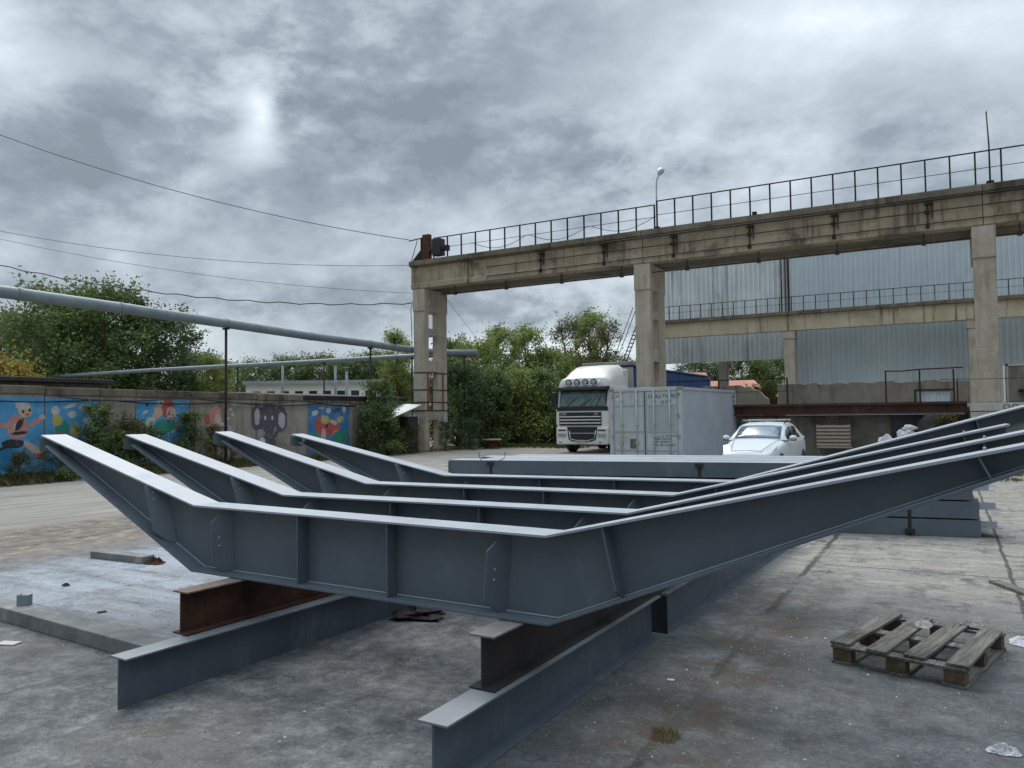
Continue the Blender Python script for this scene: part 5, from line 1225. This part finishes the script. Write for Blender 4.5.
for x, y, s, kd, lf, lb in SH:
    plant(kd, lf, lb, 'shrub', (x,y), s, rr.uniform(0,6), gs, name='shrub')
for x, y, s, lb in ((-.1,28.4,.75,'straggly shrub growing from the dock recess'),(1.0,24.6,.35,'small shrub on the verge by the slabs')):
    plant('shrub2','leaf_dry',lb,'shrub',(x,y),s,rr.uniform(0,6),'shrubs by the dock',name='shrub')
# far wooded mass + thicket base (uncountable)
def mass(name, label, pts, n, leaf, hfun, depth, mat, seed):
    rr = random.Random(seed); V = []; F = []
    for _ in range(n):
        k = rr.random()*(len(pts)-1); i = int(k); t = k-i
        x = pts[i][0]+(pts[i+1][0]-pts[i][0])*t; y = pts[i][1]+(pts[i+1][1]-pts[i][1])*t
        d = rr.gauss(0,depth*.4); hh = hfun(k)*(1-(abs(d)/(depth*1.6))**2); z = hh*rr.random()**.7
        p_ = Vector((x+rr.gauss(0,.3), y+d, max(.05,z))); l = leaf*rr.uniform(.6,1.4)
        tt = Vector((rr.gauss(0,1),rr.gauss(0,1),rr.gauss(0,.8))).normalized(); n_ = tt.cross(Vector((rr.gauss(0,1),rr.gauss(0,1),rr.gauss(0,1)))).normalized()
        o = len(V); V += [tuple(p_-tt*l*.5), tuple(p_+n_*l*.33), tuple(p_+tt*l*.5), tuple(p_-n_*l*.33)]; F.append((o,o+1,o+2,o+3))
    b = MB(); b.v = V; b.f = F; b.sm = [False]*len(F)
    return tag(b.build(name, mat), label, kind='stuff')
far = [cw(-110,125)[:2], cw(-80,128)[:2], cw(-50,130)[:2], cw(-20,130)[:2], cw(10,130)[:2], cw(40,130)[:2], cw(75,135)[:2]]
mass('far_woodland','distant belt of green woodland closing the horizon', far, 34000, .75, lambda k: 8.2+1.3*math.sin(k*5.1)+.9*math.sin(k*13.7), 7, M['leaf_mid'], 51)
mid = [cw(-50,66)[:2], cw(-38,64)[:2], cw(-26,62)[:2], cw(-15,62)[:2]]
mass('undergrowth','dense undergrowth behind the fence below the trees', mid, 15000, .26, lambda k: 3.0+.6*math.sin(k*7), 4, M['leaf_dark'], 52)
mid = [cw(-2.6,44)[:2], cw(0,43.5)[:2], cw(2.0,44)[:2], cw(5,47)[:2], cw(12,52)[:2]]
mass('undergrowth','dense dark undergrowth at the foot of the thicket by the truck', mid, 16000, .20, lambda k: 2.6+.5*math.sin(k*9), 1.6, M['leaf_mid'], 53)
# verge weeds
def verge(label, x0, x1, y0, y1, n, h, leafm, seed, w=.008):
    random.seed(seed); b = MB()
    for _ in range(n):
        x, y = random.uniform(x0,x1), random.uniform(y0,y1); 
        if math.sin(x*2.1+y*.9)+math.sin(y*2.7) < -.9: continue
        blades(b, x, y, 5, .08, h, w)
    return tag(b.build('roadside_grass', M[leafm]), label, kind='stuff')
verge('weeds and dry grass along the foot of the fence', -22.7,-21.5,4,29.5,3000,.34,'leaf_weed',61,.012)
verge('dry grass along the foot of the fence', -22.5,-21.3,4,33,1100,.22,'leaf_dry',62,.012)
verge('dry patchy grass on the verge at the right', .0,6.5,21.6,24.8,1400,.10,'leaf_dry',63,.010)
verge('green patchy grass on the verge at the right', .2,6.5,21.8,25.6,700,.12,'leaf_weed',64,.010)
verge('grass at the foot of the thicket', -21.5,-15.8,34.8,41.5,1300,.25,'leaf_weed',65,.012)

# ================================================================== SKY AND LIGHT
W = bpy.data.worlds.new('World'); scene.world = W; W.use_nodes = True; nt = W.node_tree
bg = nt.nodes['Background']; out = nt.nodes['World Output']
SUN_EL, SUN_AZ = 52, None
sund = Vector((-.74,.50,.0)).normalized()
sund = Vector((sund.x*math.cos(R(SUN_EL)), sund.y*math.cos(R(SUN_EL)), math.sin(R(SUN_EL))))
sky = N(nt, 'ShaderNodeTexSky'); sky.sky_type = 'NISHITA'; sky.sun_disc = False; sky.sun_elevation = R(SUN_EL); sky.sun_rotation = math.atan2(sund.x, sund.y)
sky.air_density = 1.2; sky.dust_density = 2.0
L(nt, sky.outputs[0], bg.inputs['Color']); bg.inputs['Strength'].default_value = .06
d = N(nt, 'ShaderNodeTexCoord').outputs['Generated']
sp = N(nt, 'ShaderNodeSeparateXYZ'); L(nt, d, sp.inputs[0])
zz = math_(nt, 'ADD', math_(nt, 'MAXIMUM', sp.outputs[2], 0.0), .80)
cx = N(nt, 'ShaderNodeCombineXYZ'); L(nt, math_(nt, 'DIVIDE', sp.outputs[0], zz), cx.inputs[0]); L(nt, math_(nt, 'DIVIDE', sp.outputs[1], zz), cx.inputs[1]); L(nt, math_(nt, 'MULTIPLY', sp.outputs[2], 1.2), cx.inputs[2])
P = cx.outputs[0]
n1 = noise(nt, 2.7, 4, .5, P, .2)
n2 = noise(nt, 6.5, 9, .58, P, .15)
n3 = noise(nt, 19.0, 9, .62, P, .1)
def dirpx(x, y): v = fw*CF + rt*(x-512) - up*(y-384); return v.normalized()
def lobe(x, y, sx, sy, amp, pw=1.0):
    """soft elliptical cloud mass centred on a sky direction"""
    c = dirpx(x,y); a = dirpx(x+1,y)-dirpx(x-1,y); a.normalize(); b = c.cross(a).normalized()
    def dot(v):
        m_ = N(nt, 'ShaderNodeVectorMath'); m_.operation = 'DOT_PRODUCT'; L(nt, d, m_.inputs[0]); m_.inputs[1].default_value = v; return m_.outputs['Value']
    u = math_(nt, 'MULTIPLY', dot(a), CF/sx); v = math_(nt, 'MULTIPLY', dot(b), CF/sy)
    wob = math_(nt, 'ADD', math_(nt, 'MULTIPLY', math_(nt, 'SUBTRACT', n2, .5), 3.2), math_(nt, 'MULTIPLY', math_(nt, 'SUBTRACT', n3, .5), 3.6))
    q = math_(nt, 'ADD', math_(nt, 'ADD', math_(nt, 'MULTIPLY', u, u), math_(nt, 'MULTIPLY', v, v)), wob)
    g_ = math_(nt, 'EXPONENT', math_(nt, 'MULTIPLY', q, -1.0))
    front = sm(nt, dot(c), .3, .6)
    return math_(nt, 'MULTIPLY', math_(nt, 'MULTIPLY', g_, front), amp)
val = math_(nt, 'ADD', .50, math_(nt, 'MULTIPLY', math_(nt, 'SUBTRACT', n1, .5), .80))
val = math_(nt, 'ADD', val, math_(nt, 'MULTIPLY', math_(nt, 'SUBTRACT', n2, .5), .80))
val = math_(nt, 'ADD', val, math_(nt, 'MULTIPLY', math_(nt, 'SUBTRACT', n3, .5), .20))
for args in ((370,120,150,110,-.30),(130,170,160,60,-.24),(200,40,220,60,-.10),(256,100,13,13,.40),(264,118,12,15,.42),(252,134,15,15,.36),(262,152,24,15,.26),(240,165,40,18,.12),(262,190,90,40,.16),(70,60,110,26,.16),(640,60,120,60,.04),(520,110,60,60,.12),
             (880,60,200,50,.06),(860,150,240,40,-.12),(560,170,90,50,-.14),(330,60,120,40,-.12),(470,190,80,30,.14),(300,300,300,22,-.16),(560,320,120,18,-.22),(520,350,120,14,.28),(100,250,200,35,.05),(600,200,120,60,-.06),(900,20,120,20,.12),(420,235,200,30,.08)):
    val = math_(nt, 'ADD', val, lobe(*args))
colr = ramp(nt, val, [(0.0,(.15,.18,.215)), (.28,(.205,.245,.29)), (.5,(.335,.385,.43)), (.72,(.49,.55,.60)), (1.0,(.78,.83,.86))])
cb = N(nt, 'ShaderNodeBackground'); L(nt, colr, cb.inputs['Color']); hd = Vector((fw.x, fw.y, 0)).normalized(); dt = N(nt, 'ShaderNodeVectorMath'); dt.operation = 'DOT_PRODUCT'; L(nt, d, dt.inputs[0]); dt.inputs[1].default_value = hd
side = math_(nt, 'ADD', .56, math_(nt, 'MULTIPLY', sm(nt, dt.outputs['Value'], -.25, .55), .44))   # the cloud is thinner, brighter on the sun's side
side = math_(nt, 'MAXIMUM', side, sm(nt, sp.outputs[2], .45, .8))
L(nt, math_(nt, 'ADD', side, math_(nt, 'MULTIPLY', sm(nt, sp.outputs[2], .50, .95), 2.3)), cb.inputs['Strength'])
ms = N(nt, 'ShaderNodeMixShader'); L(nt, bg.outputs[0], ms.inputs[1]); L(nt, cb.outputs[0], ms.inputs[2]); ms.inputs[0].default_value = .93
L(nt, ms.outputs[0], out.inputs['Surface'])
sl = bpy.data.lights.new('sun', 'SUN'); sl.energy = 1.5; sl.angle = R(38); sl.color = (1,.96,.90)
so = bpy.data.objects.new('sun', sl); COL.objects.link(so); so.rotation_euler = sund.to_track_quat('Z','Y').to_euler()
scene.view_settings.view_transform = 'Standard'; scene.view_settings.look = 'None'; scene.view_settings.exposure = .68; scene.view_settings.gamma = 1
scene.render.resolution_x = 1024; scene.render.resolution_y = 768
scene.cycles.use_denoising = True
